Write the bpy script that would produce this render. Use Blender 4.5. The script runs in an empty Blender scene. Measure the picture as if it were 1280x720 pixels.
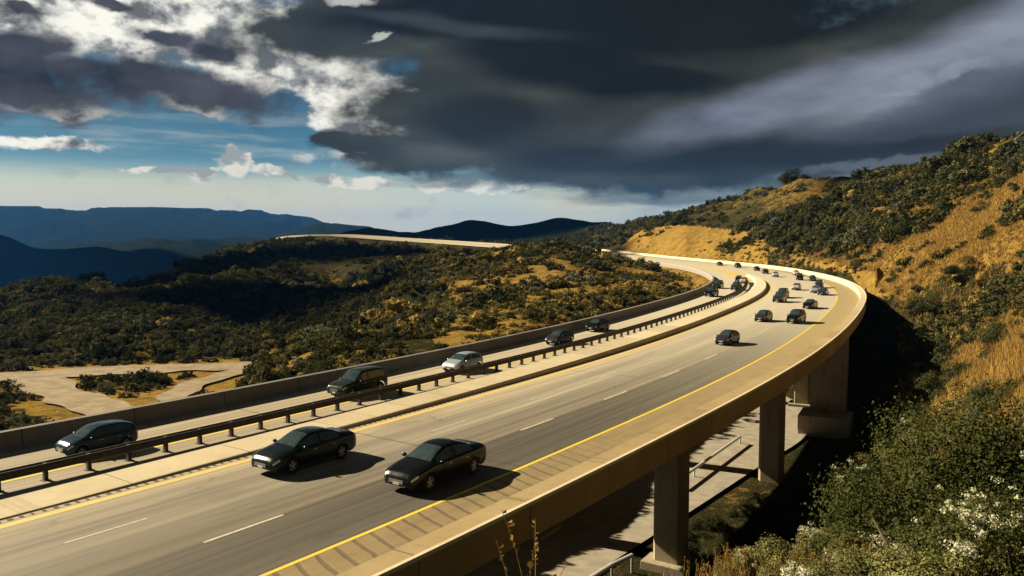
import bpy, bmesh, math, random
import numpy as np
from mathutils import Vector, Matrix, noise as mnoise
random.seed(7)
rng = np.random.default_rng(11)
PI = math.pi
scene = bpy.context.scene
COL = scene.collection

# ------------------------------------------------------------------ basic view geometry
HC = 10.8                      # height of the viewpoint above the carriageway
FPX = 1000.0
PITCH = math.atan(70 / FPX)
cp, sp = math.cos(PITCH), math.sin(PITCH)
SUN_AZ, SUN_EL = math.radians(-65), math.radians(31)
SUN_DIR = Vector((math.sin(SUN_AZ) * math.cos(SUN_EL), math.cos(SUN_AZ) * math.cos(SUN_EL), math.sin(SUN_EL)))
EXPO = 1.25
SKY = 0.1

def zsight(px, py, r):
    """height of the ground met at horizontal range r along a survey sight line"""
    u = (360 - py) / FPX
    return HC + r * (-sp + u * cp) / math.hypot((px - 640) / FPX, cp + u * sp)

def project(X, Y, Z):
    d = Y * cp - (Z - HC) * sp
    u = Y * sp + (Z - HC) * cp
    return 640 + FPX * X / d, 360 - FPX * u / d

# ------------------------------------------------------------------ helpers
def link(o, parent=None):
    COL.objects.link(o)
    if parent is not None:
        o.parent = parent
    return o

def tag(o, label=None, cat=None, group=None, kind=None):
    if label: o['label'] = label
    if cat: o['category'] = cat
    if group: o['group'] = group
    if kind: o['kind'] = kind
    return o

def empty(name, loc=(0, 0, 0), rz=0.0):
    o = bpy.data.objects.new(name, None)
    o.location = loc; o.rotation_euler = (0, 0, rz)
    o.empty_display_size = 0.3
    return link(o)

def mesh_np(name, V, F, mat, parent=None, smooth=False, uv=None, attr=None):
    """V (n,3), F (m,k) with k 3 or 4"""
    V = np.asarray(V, np.float32); F = np.asarray(F, np.int32)
    me = bpy.data.meshes.new(name)
    m, k = F.shape
    me.vertices.add(len(V)); me.vertices.foreach_set('co', V.ravel())
    me.loops.add(m * k); me.loops.foreach_set('vertex_index', F.ravel())
    me.polygons.add(m)
    me.polygons.foreach_set('loop_start', np.arange(0, m * k, k, dtype=np.int32))
    me.polygons.foreach_set('loop_total', np.full(m, k, np.int32))
    if smooth: me.polygons.foreach_set('use_smooth', np.ones(m, bool))
    me.update(calc_edges=True)
    if uv is not None:
        l = me.uv_layers.new(name='UVMap')
        l.data.foreach_set('uv', np.asarray(uv, np.float32)[F.ravel()].ravel())
    if attr is not None:
        for an, av in attr.items():
            a = me.attributes.new(an, 'FLOAT', 'POINT'); a.data.foreach_set('value', np.asarray(av, np.float32))
    if mat: me.materials.append(mat)
    o = bpy.data.objects.new(name, me)
    return link(o, parent)

class MB:
    def __init__(s): s.v = []; s.f = []
    def add(s, vs, fs):
        b = len(s.v); s.v += [tuple(v) for v in vs]; s.f += [tuple(i + b for i in f) for f in fs]
    def box(s, c, d, M=None):
        x, y, z = d[0] / 2, d[1] / 2, d[2] / 2
        vs = [Vector((c[0] + i * x, c[1] + j * y, c[2] + k * z)) for i in (-1, 1) for j in (-1, 1) for k in (-1, 1)]
        if M: vs = [M @ v for v in vs]
        s.add(vs, [(0, 1, 3, 2), (4, 6, 7, 5), (0, 4, 5, 1), (2, 3, 7, 6), (0, 2, 6, 4), (1, 5, 7, 3)])
    def tube(s, pts, rad, n=8, cap=True):
        rings = []
        for i, p in enumerate(pts):
            p = Vector(p)
            a = Vector(pts[max(i - 1, 0)]); b = Vector(pts[min(i + 1, len(pts) - 1)])
            t = (b - a).normalized(); q = t.to_track_quat('Z', 'Y')
            r = rad[i] if hasattr(rad, '__len__') else rad
            rings.append([p + q @ Vector((r * math.cos(2 * PI * k / n), r * math.sin(2 * PI * k / n), 0)) for k in range(n)])
        vs = [v for r in rings for v in r]
        fs = [(i * n + k, i * n + (k + 1) % n, (i + 1) * n + (k + 1) % n, (i + 1) * n + k) for i in range(len(pts) - 1) for k in range(n)]
        if cap: fs += [tuple(range(n))[::-1], tuple((len(pts) - 1) * n + k for k in range(n))]
        s.add(vs, fs)
    def build(s, name, mat, parent=None, smooth=False, bevel=0):
        me = bpy.data.meshes.new(name); me.from_pydata(s.v, [], s.f); me.update()
        if smooth:
            for p in me.polygons: p.use_smooth = True
        me.materials.append(mat)
        o = bpy.data.objects.new(name, me); link(o, parent)
        if bevel:
            b = o.modifiers.new('bevel', 'BEVEL'); b.width = bevel; b.segments = 2; b.limit_method = 'ANGLE'
        return o

def copy_tree(o, parent=None):
    c = o.copy(); COL.objects.link(c)
    if parent is not None: c.parent = parent
    for ch in [x for x in o.children]:
        copy_tree(ch, c)
    return c

# ------------------------------------------------------------------ node helpers
class G:
    """tiny expression builder for shader node trees"""
    def __init__(s, tree): s.t = tree; s.n = tree.nodes; s.l = tree.links
    def node(s, typ, **kw):
        n = s.n.new(typ)
        for k, v in kw.items(): setattr(n, k, v)
        return n
    def put(s, sock, v):
        if isinstance(v, E_): s.l.new(v.s, sock)
        elif isinstance(v, bpy.types.NodeSocket): s.l.new(v, sock)
        elif hasattr(v, '__len__') and len(v) == 3 and sock.type == 'RGBA': sock.default_value = (*v, 1)
        else: sock.default_value = v
    def math(s, op, a, b=None, c=None, clamp=False):
        n = s.node('ShaderNodeMath', operation=op, use_clamp=clamp)
        s.put(n.inputs[0], a)
        if b is not None: s.put(n.inputs[1], b)
        if c is not None: s.put(n.inputs[2], c)
        return E_(s, n.outputs[0])
    def noise(s, vec, scale=1, detail=4, rough=.5, w=None, dist=0, lac=2):
        n = s.node('ShaderNodeTexNoise')
        if vec is not None: s.put(n.inputs['Vector'], vec)
        s.put(n.inputs['Scale'], scale); n.inputs['Detail'].default_value = detail
        n.inputs['Roughness'].default_value = rough; n.inputs['Distortion'].default_value = dist
        n.inputs['Lacunarity'].default_value = lac
        return E_(s, n.outputs['Fac'])
    def comb(s, x, y, z=0):
        n = s.node('ShaderNodeCombineXYZ'); s.put(n.inputs[0], x); s.put(n.inputs[1], y); s.put(n.inputs[2], z)
        return E_(s, n.outputs[0])
    def sep(s, v):
        n = s.node('ShaderNodeSeparateXYZ'); s.put(n.inputs[0], v)
        return [E_(s, n.outputs[i]) for i in range(3)]
    def ramp(s, fac, stops, interp='LINEAR'):
        n = s.node('ShaderNodeValToRGB'); s.put(n.inputs[0], fac)
        cr = n.color_ramp; cr.interpolation = interp
        while len(cr.elements) < len(stops): cr.elements.new(0.5)
        for e, (p, c) in zip(cr.elements, stops):
            e.position = p; e.color = (*c, 1) if hasattr(c, '__len__') else (c, c, c, 1)
        return E_(s, n.outputs[0])
    def sm(s, x, a, b):
        n = s.node('ShaderNodeMapRange', interpolation_type='SMOOTHSTEP')
        s.put(n.inputs[0], x); n.inputs[1].default_value = a; n.inputs[2].default_value = b
        n.inputs[3].default_value = 0; n.inputs[4].default_value = 1
        return E_(s, n.outputs[0])
    def mix(s, f, a, b, mode='MIX'):
        n = s.node('ShaderNodeMix', data_type='RGBA', blend_type=mode)
        s.put(n.inputs[0], f); s.put(n.inputs[6], a); s.put(n.inputs[7], b)
        return E_(s, n.outputs[2])
class E_:
    def __init__(s, g, sock): s.g = g; s.s = sock
    def __add__(a, b): return a.g.math('ADD', a, b)
    __radd__ = __add__
    def __sub__(a, b): return a.g.math('SUBTRACT', a, b)
    def __rsub__(a, b): return a.g.math('SUBTRACT', b, a)
    def __mul__(a, b): return a.g.math('MULTIPLY', a, b)
    __rmul__ = __mul__
    def __truediv__(a, b): return a.g.math('DIVIDE', a, b)

def material(name, rough=.8, spec=.3, metal=0.0):
    m = bpy.data.materials.new(name); m.use_nodes = True
    g = G(m.node_tree); b = m.node_tree.nodes['Principled BSDF']
    b.inputs['Roughness'].default_value = rough
    b.inputs['Specular IOR Level'].default_value = spec
    b.inputs['Metallic'].default_value = metal
    return m, g, b

def bump(g, b, h, strength=.4, dist=.05):
    n = g.node('ShaderNodeBump'); n.inputs['Strength'].default_value = strength; n.inputs['Distance'].default_value = dist
    g.put(n.inputs['Height'], h); g.l.new(n.outputs[0], b.inputs['Normal'])

def objco(g): return g.node('ShaderNodeTexCoord').outputs['Object']
def geopos(g): return g.node('ShaderNodeNewGeometry').outputs['Position']

def speckled(name, c1, c2, scale=3, rough=.85, spec=.25, bs=.3, bd=.02, detail=6):
    m, g, b = material(name, rough, spec)
    p = geopos(g)
    n = g.noise(p, scale, detail, .6)
    g.put(b.inputs['Base Color'], g.ramp(n, [(.3, c1), (.7, c2)]))
    if bs: bump(g, b, g.noise(p, scale * 6, 4, .6), bs, bd)
    return m

MAT = {}
# concrete of the parapets and piers, with rain streaks
def concrete(name, c1, c2, stain=.5, pale=None, joints=False):
    m, g, b = material(name, .85, .25)
    p = geopos(g); x, y, z = g.sep(p)
    big = g.noise(p, .35, 5, .6)
    col = g.ramp(big, [(.3, c1), (.7, c2)])
    streak = g.noise(g.comb(x * 2.2, y * 2.2, z * .25), 1.0, 5, .65)
    col = g.mix(g.sm(streak, .5, .75) * stain, col, tuple(c * .45 for c in c1))
    fine = g.noise(p, 14, 3, .6)
    col = g.mix(g.sm(fine, .45, .7) * .25, col, tuple(c * .6 for c in c2))
    if joints:
        uvn = g.node('ShaderNodeUVMap'); _, v, _ = g.sep(uvn.outputs[0])
        jj = 1.0 - g.sm(g.math('PINGPONG', v, 3.0), .012, .05)
        sec = g.noise(g.comb(g.math('FLOOR', v * (1 / 6.0)), 3.3, 1), 1.7, 2, .5)
        col = g.mix(.28, col, g.mix(g.sm(sec, .35, .65), tuple(c * .55 for c in c1), tuple(min(1, c * 1.25) for c in c2)))
        col = g.mix(jj * .75, col, tuple(c * .2 for c in c1))
        scuff = g.noise(g.comb(v * .6, z * 7, 2), 1.0, 6, .7)
        col = g.mix(g.sm(scuff, .56, .7) * .45, col, tuple(c * .35 for c in c1))
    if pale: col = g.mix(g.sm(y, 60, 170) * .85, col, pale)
    g.put(b.inputs['Base Color'], col)
    bump(g, b, g.noise(p, 9, 5, .65), .35, .03)
    return m
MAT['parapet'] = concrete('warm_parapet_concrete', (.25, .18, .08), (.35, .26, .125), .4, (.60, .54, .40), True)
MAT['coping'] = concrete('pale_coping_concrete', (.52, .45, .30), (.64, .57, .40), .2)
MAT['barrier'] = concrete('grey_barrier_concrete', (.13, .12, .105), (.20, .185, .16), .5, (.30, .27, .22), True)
MAT['girder'] = concrete('girder_concrete', (.16, .125, .07), (.24, .19, .11), .7)
MAT['pier'] = concrete('pier_concrete', (.24, .20, .13), (.34, .285, .19), .6)
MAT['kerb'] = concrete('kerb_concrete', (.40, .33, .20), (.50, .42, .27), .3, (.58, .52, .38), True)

# carriageway: UV x = metres across, y = metres along
def road_material():
    m, g, b = material('worn_carriageway', .68, .25)
    uvn = g.node('ShaderNodeUVMap'); u, v, _ = g.sep(uvn.outputs[0])
    p = geopos(g)
    # tone across the lanes: outer lane dark and patched, inner lanes polished pale
    wob = (g.noise(g.comb(u * .2, v * .02), 1, 3, .5) - .5) * .8
    uu = u + wob
    f = (uu + 12.0) / 16.0
    across = g.ramp(f, [(0.0, (.30, .25, .17)), (.06, (.34, .285, .19)), (.16, (.27, .23, .165)), (.22, (.19, .165, .125)), (.29, (.27, .235, .17)),
                        (.36, (.17, .15, .115)), (.44, (.14, .12, .088)), (.5, (.18, .15, .108)),
                        (.515, (.082, .070, .053)), (.62, (.062, .055, .043)), (.73, (.078, .068, .052)), (.78, (.08, .07, .05))])
    streak = g.noise(g.comb(u * 2.6, v * .035), 1, 6, .6)
    col = g.mix(g.sm(streak, .38, .68) * .6, across, g.mix(1.0, across, (1.75, 1.7, 1.6), 'MULTIPLY'))
    col = g.mix((1.0 - g.sm(v, -25, 48)) * .58, col, (.058, .047, .031))  # near stretch darkened: lens vignette painted in, over darker asphalt
    streak2 = g.noise(g.comb(u * 5.0, v * .05, 5), 1, 4, .6)
    col = g.mix(g.sm(streak2, .55, .8) * .5, col, (.07, .06, .045))
    # bridge joints every 24 m and irregular sealed cracks
    blot = g.noise(g.comb(u * .35, v * .12, 3), 1, 5, .6)
    col = g.mix(g.sm(blot, .55, .75) * .35, col, (.09, .078, .06))
    fine = g.noise(p, 22, 3, .7)
    col = g.mix(g.sm(fine, .4, .75) * .22, col, (.05, .045, .035))
    jt = g.math('PINGPONG', v, 12.0)
    joint = 1.0 - g.sm(jt, .05, .12)
    col = g.mix(joint * .5, col, (.04, .035, .03))
    crk = g.node('ShaderNodeTexVoronoi', feature='DISTANCE_TO_EDGE'); g.put(crk.inputs['Vector'], g.comb(u * .35 + wob, v * .11 + streak * .25, 0)); crk.inputs['Scale'].default_value = 1.0
    ck = 1.0 - g.sm(E_(g, crk.outputs['Distance']), .004, .016)
    col = g.mix(ck * g.sm(blot, .52, .62) * .3, col, (.03, .027, .022))
    # farther along the deck grazing glare is painted in as a paler tone
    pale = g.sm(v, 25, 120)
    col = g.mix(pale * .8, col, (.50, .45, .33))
    g.put(b.inputs['Base Color'], col)
    g.put(b.inputs['Roughness'], g.ramp(streak, [(.3, .55), (.7, .78)]))
    bump(g, b, fine, .25, .01)
    return m
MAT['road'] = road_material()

def shoulder_material():
    m, g, b = material('ribbed_shoulder', .85, .2)
    uvn = g.node('ShaderNodeUVMap'); u, v, _ = g.sep(uvn.outputs[0])
    w = v + u * .35 + (g.noise(g.comb(u * .8, v * .5), 1, 3, .5) - .5) * .25
    rib = g.math('PINGPONG', w, .42)
    ribm = 1.0 - g.sm(rib, .04, .15)
    n = g.noise(g.comb(u * 1.5, v * .4), 1, 5, .6)
    col = g.ramp(n, [(.3, (.17, .125, .06)), (.7, (.24, .18, .09))])
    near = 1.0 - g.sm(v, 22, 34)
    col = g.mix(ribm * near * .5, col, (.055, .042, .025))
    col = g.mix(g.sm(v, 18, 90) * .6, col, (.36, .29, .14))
    g.put(b.inputs['Base Color'], col)
    bump(g, b, ribm * near, .6, -.04)
    return m
MAT['shoulder'] = shoulder_material()
MAT['yellow'] = speckled('worn_yellow_paint', (.62, .42, .03), (.70, .50, .06), 6, .6, .3, .2, .005)
MAT['yellow_wash'] = speckled('faded_yellow_edge', (.50, .36, .10), (.56, .42, .15), 2, .7, .3, .2, .005)
MAT['white'] = speckled('worn_white_paint', (.34, .31, .25), (.54, .50, .42), 5, .6, .3, .2, .005)
MAT['rumble'] = speckled('rumble_groove', (.07, .055, .035), (.10, .08, .05), 6, .9, .1, .2, .01)
MAT['lower_road'] = speckled('lower_road_concrete', (.20, .175, .13), (.32, .28, .21), .8, .85, .25, .3, .02)
MAT['dirt'] = speckled('pale_dirt', (.17, .13, .08), (.31, .245, .155), .45, .95, .1, .5, .08)
MAT['railsteel'] = speckled('weathered_rail_steel', (.022, .018, .014), (.055, .042, .028), 5, .6, .4, .2, .01)
MAT['galv'] = speckled('galvanised_rail', (.45, .45, .43), (.6, .6, .57), 5, .45, .5, .1, .005)

# ------------------------------------------------------------------ freeway alignment
SK = [-160, -60, 0, 40, 80, 120, 160, 190, 220, 250, 280, 330, 400, 470, 520, 560, 660, 750, 800, 860, 1000]
HK = [39, 37.64, 36.8, 33.94, 28.54, 25.09, 16.8, 9.05, 3.87, -4.09, -8.89, -7.11, -3.83, -11.06, -33, -42, -50, -60, -42, -15, 5]
DS = 0.5
SS = np.arange(-100, 960, DS)
hd = np.radians(np.interp(SS, SK, HK))
kk = np.ones(25) / 25; hd = np.convolve(np.pad(hd, (12, 12), 'edge'), kk, 'valid')
RX = np.cumsum(np.sin(hd)) * DS; RY = np.cumsum(np.cos(hd)) * DS
i0 = int(np.argmin(abs(SS + 60)))
RX += -13.625 - 36.6 * 0 - RX[i0]; RY += 16.8 - RY[i0]
# the survey start point lies on the outer edge line at s = 0
j0 = int(np.argmin(abs(SS))); dx0 = RX[j0]; dy0 = RY[j0]
RX += -13.625 - dx0; RY += 16.799 - dy0
RZ = np.interp(SS, [-100, 500, 560, 680, 750, 800, 860, 960], [0, 0, 1.0, 5.2, 8.4, 6.0, -6, -20])
kz = np.ones(81) / 81; RZ = np.convolve(np.pad(RZ, (40, 40), 'edge'), kz, 'valid')

def at(s, off, dz=0.0):
    i = (s - SS[0]) / DS; i = max(0, min(len(SS) - 1.001, i)); a = int(i); f = i - a
    h = hd[a] * (1 - f) + hd[a + 1] * f
    x = RX[a] * (1 - f) + RX[a + 1] * f + math.cos(h) * off
    y = RY[a] * (1 - f) + RY[a + 1] * f - math.sin(h) * off
    z = RZ[a] * (1 - f) + RZ[a + 1] * f
    return x, y, z + dz, h

def srange(s0, s1, step=1.0):
    n = max(2, int(round((s1 - s0) / step)) + 1)
    return np.linspace(s0, s1, n)

def sweep(name, s0, s1, section, mat, parent=None, step=1.5, closed=True, smooth=False):
    """section(s) -> list of (offset, z). Sweeps it along the alignment, capped."""
    ss = srange(s0, s1, step); V = []; UV = []
    for s in ss:
        sec = section(s)
        for (o, z) in sec:
            x, y, zz, h = at(s, o); V.append((x, y, zz + z)); UV.append((o, s))
    k = len(sec); n = len(ss); F = []
    for i in range(n - 1):
        for j in range(k if closed else k - 1):
            a = i * k + j; b = i * k + (j + 1) % k
            F.append((a, b, b + k, a + k))
    me = bpy.data.meshes.new(name)
    fs = list(F)
    if closed: fs += [tuple(range(k))[::-1], tuple((n - 1) * k + j for j in range(k))]
    me.from_pydata(V, [], fs); me.update()
    l = me.uv_layers.new(name='UVMap')
    for lp, d in zip(me.loops, l.data): d.uv = UV[lp.vertex_index]
    if smooth:
        for p in me.polygons: p.use_smooth = True
    me.materials.append(mat)
    o = bpy.data.objects.new(name, me)
    bm = bmesh.new(); bm.from_mesh(me)
    if closed: bmesh.ops.recalc_face_normals(bm, faces=bm.faces)
    else:
        for f in bm.faces:
            f.normal_update()
            if f.normal.z < 0: f.normal_flip()
    bm.to_mesh(me); bm.free()
    return link(o, parent)

S_A, S_B = -60, 172           # stretch carried on the viaduct
S_END = 920
OFF_L, OFF_R = -22.1, 3.35    # carriageway edges between the parapets

# ------------------------------------------------------------------ terrain
P = lambda px, r, y: (r, zsight(px, y, r))
COLS = [  # (azimuth in degrees or survey column, profile [(range, height)])
 ('d', -180, [(0, 9.2), (12, 10), (45, 15), (120, 30), (260, 55), (700, 60), (3000, 90), (9000, 150), (16000, 150)]),
 ('d', -130, [(0, 9.2), (8, 8), (20, 2), (40, -8), (120, -14), (300, -20), (1000, -60), (3000, -60), (9000, 150), (16000, 150)]),
 ('d', -60, [(0, 9.2), (5, 7.5), (12, -1), (20, -10), (40, -14), (100, -17), (300, -30), (1000, -70), (3000, -40), (9000, 200), (9700, -100), (10500, -300)]),
 ('p', -300, [(0, 9.2), (5, 7.5), (12, 0), (20, -10), (40, -14), (90, -12), P(-300, 150, 430), P(-300, 250, 385), (450, -45), (1200, -110), P(-300, 2200, 310), (3400, -60), P(-300, 9000, 262), (9700, -100), (10500, -300)]),
 ('p', 0, [(0, 9.2), (5, 7.5), (12, 0), (20, -10), (40, -14), (70, -9.5), (88, -10), (104, -14), (145, -14), P(0, 175, 448), P(0, 300, 392), (600, -75), (1500, -160), P(0, 2600, 289), (3600, -160), P(0, 5200, 300), (6500, -120), P(0, 9000, 252), (9700, -100), (10500, -300)]),
 ('p', 60, [(0, 9.2), (5, 7.5), (12, 0), (20, -10), (40, -14), (80, -13), (104, -14), (143, -14), P(60, 180, 440), P(60, 330, 376), (600, -65), (1500, -160), P(60, 2800, 308), (3600, -160), P(60, 5200, 300), (6500, -120), P(60, 9000, 253), (9700, -100), (10500, -300)]),
 ('p', 120, [(0, 9.2), (5, 7.5), (12, 0), (20, -10), (40, -14), (80, -14), (143, -14), P(120, 180, 432), P(120, 300, 392), P(120, 400, 343), (700, -60), (1500, -160), P(120, 2900, 305), (3600, -160), P(120, 5200, 293), (6500, -120), P(120, 9000, 255), (9700, -100), (10500, -300)]),
 ('p', 190, [(0, 9.2), (5, 7.5), (12, 0), (20, -10), (40, -14), (80, -14), (143, -14), P(190, 175, 437), P(190, 300, 382), P(190, 480, 324), (800, -60), (1500, -150), P(190, 3000, 317), (3800, -160), P(190, 5200, 286), (6500, -100), P(190, 9000, 254), (9700, -100), (10500, -300)]),
 ('p', 240, [(0, 9.2), (5, 7.5), (12, 0), (20, -10), (40, -14), (80, -13), (143, -14), P(240, 175, 440), P(240, 330, 365), P(240, 560, 308), (900, -50), (1800, -150), P(240, 3000, 325), (3800, -160), P(240, 5200, 287), (6500, -100), P(240, 9000, 256), (9700, -100), (10500, -300)]),
 ('p', 285, [(0, 9.2), (5, 7.5), (12, 0), (20, -10), (40, -13), (66, -8), (78, -7.5), (100, -11), (143, -14), P(285, 180, 440), P(285, 350, 360), P(285, 640, 300), (900, -30), (1800, -150), (3800, -160), P(285, 5600, 292), (6500, -100), P(285, 9000, 256), (9700, -100), (10500, -300)]),
 ('p', 330, [(0, 9.2), (5, 7.5), (12, 0), (20, -10), (40, -12), (62, -4.5), P(330, 85, 458), P(330, 110, 440), (160, -14), P(330, 240, 400), P(330, 380, 350), P(330, 690, 297), (900, -20), (1800, -150), (3800, -160), P(330, 5600, 286), (6500, -100), P(330, 9000, 259), (9700, -100), (10500, -300)]),
 ('p', 400, [(0, 9.2), (5, 7.5), (12, 0), (20, -10), (40, -12), (62, -3.5), P(400, 85, 445), P(400, 120, 420), (170, -13), P(400, 250, 385), P(400, 400, 340), P(400, 640, 298), P(400, 690, 294), (900, -20), (1300, 0), (1800, -60), (3800, -160), P(400, 6000, 276), (7500, -50), P(400, 9000, 269), (9700, -100), (10500, -300)]),
 ('p', 460, [(0, 9.2), (5, 7.5), (12, 0), (20, -10), (45, -12), (65, -3), P(460, 90, 436), P(460, 130, 408), (190, -10), P(460, 270, 370), P(460, 420, 332), P(460, 600, 306), P(460, 680, 298), (850, -10), P(460, 1300, 284), (1800, -60), (3800, -160), P(460, 6000, 281), (7500, -50), P(460, 9000, 285), (9700, -100), (10500, -300)]),
 ('p', 520, [(0, 9.2), (5, 7.5), (12, 0), (20, -10), (45, -12), (70, -3), P(520, 95, 424), P(520, 140, 385), P(520, 200, 362), (260, -6), P(520, 350, 335), P(520, 560, 310), P(520, 640, 302), (850, -10), P(520, 1300, 291), (1800, -60), (3800, -160), (9000, -50), (16000, -50)]),
 ('p', 590, [(0, 9.2), (5, 7.5), (12, 0), (22, -10), (45, -12), (72, -2.5), P(590, 100, 412), P(590, 150, 366), P(590, 220, 335), P(590, 270, 322), (340, -3), P(590, 500, 315), P(590, 580, 306.5), (850, -10), P(590, 1300, 273), (1800, -30), (3800, -160), (9000, -50), (16000, -50)]),
 ('p', 640, [(0, 9.2), (6, 7.4), (12, 3), (24, -8), (45, -12), (78, -2), P(640, 105, 402), P(640, 150, 362), P(640, 210, 326), P(640, 260, 310), (330, -3), (500, -4), P(640, 570, 308), (850, -10), P(640, 1300, 281), (1800, -30), (3800, -100), (9000, -50), (16000, -50)]),
 ('p', 695, [(0, 9.2), (6, 7.5), (12, 3.6), (24, -7), (45, -12), (60, -13), (85, -2), P(695, 110, 398), P(695, 150, 362), P(695, 200, 325), P(695, 250, 300), (330, -3), (480, -4), (600, 0), (850, -5), P(695, 1300, 271), (1800, -30), (3800, -100), (9000, -50), (16000, -50)]),
 ('p', 760, [(0, 9.2), (6, 7.6), (11, 4.9), (24, -5), (45, -13), (66, -14), (95, -3), P(760, 120, 390), P(760, 160, 358), P(760, 210, 332), P(760, 250, 321), (300, -4), (400, -1), (500, 2), (800, 10), P(760, 1200, 277), (1800, -30), (3800, -100), (9000, -50), (16000, -50)]),
 ('p', 810, [(0, 9.2), (6, 7.7), (12, 5.0), (26, -4), (50, -14), (80, -14), (105, -3), P(810, 130, 382), P(810, 165, 360), P(810, 210, 338), P(810, 235, 329), (270, -5), (330, -1), P(810, 385, 316), P(810, 410, 296), (430, 9), P(810, 800, 276), (1300, 0), (3800, -100), (9000, -50), (16000, -50)]),
 ('p', 860, [(0, 9.2), (6, 7.8), (12, 5.3), (26, -3), (50, -14), (95, -14), (118, -5), P(860, 140, 374), (165, -4), P(860, 195, 350), P(860, 215, 342), (232, -6), (300, -1), P(860, 335, 318), P(860, 352, 289), (380, 12), P(860, 600, 262), (1300, 0), (3800, -100), (9000, -50), (16000, -50)]),
 ('p', 900, [(0, 9.2), (6, 7.8), (13, 5.2), (28, -3), (52, -14), (100, -14), (140, -9), (165, -7), (210, -6), (270, -1), P(900, 300, 322), P(900, 325, 298), P(900, 420, 268), P(900, 520, 250), (1300, 10), (3800, -100), (9000, -50), (16000, -50)]),
 ('p', 950, [(0, 9.2), (6, 7.8), (13, 5.2), (30, -3), (55, -14), (105, -14), (150, -9), (190, -5), (240, -1), P(950, 265, 326), P(950, 290, 302), P(950, 360, 262), P(950, 450, 232), (700, 10), (3800, -100), (9000, -50), (16000, -50)]),
 ('p', 1000, [(0, 9.2), (6, 7.8), (12, 5.7), (16, 4.3), (34, -4), (58, -13), (100, -14), (140, -9), (190, -3), P(1000, 225, 334), P(1000, 250, 312), P(1000, 320, 262), P(1000, 400, 222), (600, 10), (3800, -100), (9000, -50), (16000, -50)]),
 ('p', 1050, [(0, 9.2), (6, 7.8), (12, 5.8), (18, 3.9), (38, -4), (62, -11), (100, -11.5), (140, -7), P(1050, 190, 345), P(1050, 225, 315), P(1050, 290, 258), P(1050, 360, 219), (600, 20), (3800, -100), (9000, -50), (16000, -50)]),
 ('p', 1100, [(0, 9.2), (6, 7.9), (12, 5.9), (20, 3.9), (42, -3.5), (65, -7.5), (95, -5.2), (115, -2.2), P(1100, 135, 368), P(1100, 165, 338), P(1100, 210, 293), P(1100, 270, 245), P(1100, 330, 215), (600, 25), (3800, -100), (9000, -50), (16000, -50)]),
 ('p', 1160, [(0, 9.2), (6, 7.9), (12, 6.0), (22, 4.2), (45, -1), (68, -3), (95, -.6), P(1160, 120, 368), P(1160, 150, 330), P(1160, 200, 278), P(1160, 250, 233), P(1160, 300, 201), (600, 30), (3800, -100), (9000, -50), (16000, -50)]),
 ('p', 1220, [(0, 9.2), (6, 8.0), (12, 6.1), (22, 4.5), (45, 1.2), (65, 1.2), (90, 2.6), P(1220, 115, 345), P(1220, 150, 302), P(1220, 195, 252), P(1220, 240, 207), P(1220, 280, 185), (600, 35), (3800, -100), (9000, -50), (16000, -50)]),
 ('p', 1290, [(0, 9.2), (6, 8.0), (12, 6.0), (22, 4.8), (42, 3.8), (62, 4.0), (85, 6.0), P(1290, 110, 310), P(1290, 150, 258), P(1290, 200, 205), P(1290, 260, 165), (600, 40), (3800, -100), (9000, -50), (16000, -50)]),
 ('p', 1700, [(0, 9.2), (12, 9.0), (45, 12), (80, 20), (150, 35), (260, 55), (600, 60), (3800, 0), (9000, 100), (16000, 100)]),
 ('d', 90, [(0, 9.2), (12, 10), (45, 18), (120, 36), (260, 62), (600, 60), (3000, 60), (9000, 100), (16000, 100)]),
 ('d', 180, [(0, 9.2), (12, 10), (45, 15), (120, 30), (260, 55), (700, 60), (3000, 90), (9000, 150), (16000, 150)]),
]
NR = 460
RG = np.concatenate([[0.0], np.geomspace(2.0, 10500, NR - 1)])
LR = np.log(RG + 8.0)
caz = []; cprof = []
for kind, a, prof in COLS:
    caz.append(a if kind == 'd' else math.degrees(math.atan2((a - 640) / FPX, cp + .06 * sp)))
    pr = np.array(prof)
    cprof.append(np.interp(LR, np.log(pr[:, 0] + 8.0), pr[:, 1]))
caz = np.array(caz); cprof = np.array(cprof)
# soften the corners of the profiles
ks = np.array([1, 3, 5, 3, 1.]); ks /= ks.sum()
cprof = np.array([np.convolve(np.pad(c, (2, 2), 'edge'), ks, 'valid') for c in cprof])
AZ = np.unique(np.concatenate([np.arange(-180, -60, 4.0), np.arange(-60, -38, 1.0), np.arange(-38, 38, .105), np.arange(38, 70, 1.0), np.arange(70, 180.01, 4.0)]))

# fractal noise on arrays
def hash2(ix, iy, seed):
    n = (ix.astype(np.int64) * 374761393 + iy.astype(np.int64) * 668265263 + seed * 144665) & 0xffffffff
    n = ((n ^ (n >> 13)) * 1274126177) & 0xffffffff
    return ((n ^ (n >> 16)) & 0xffffff) / float(0xffffff)
def vnoise(x, y, seed=0):
    ix = np.floor(x); iy = np.floor(y); fx = x - ix; fy = y - iy
    fx = fx * fx * (3 - 2 * fx); fy = fy * fy * (3 - 2 * fy)
    a = hash2(ix, iy, seed); b = hash2(ix + 1, iy, seed); c = hash2(ix, iy + 1, seed); d = hash2(ix + 1, iy + 1, seed)
    return (a * (1 - fx) + b * fx) * (1 - fy) + (c * (1 - fx) + d * fx) * fy - .5
def fbm(x, y, oct=5, seed=0, gain=.5):
    t = 0; a = 1
    for o in range(oct):
        t = t + a * vnoise(x, y, seed + o * 17); x = x * 2.03 + 3.1; y = y * 2.03 + 1.7; a *= gain
    return t

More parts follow.
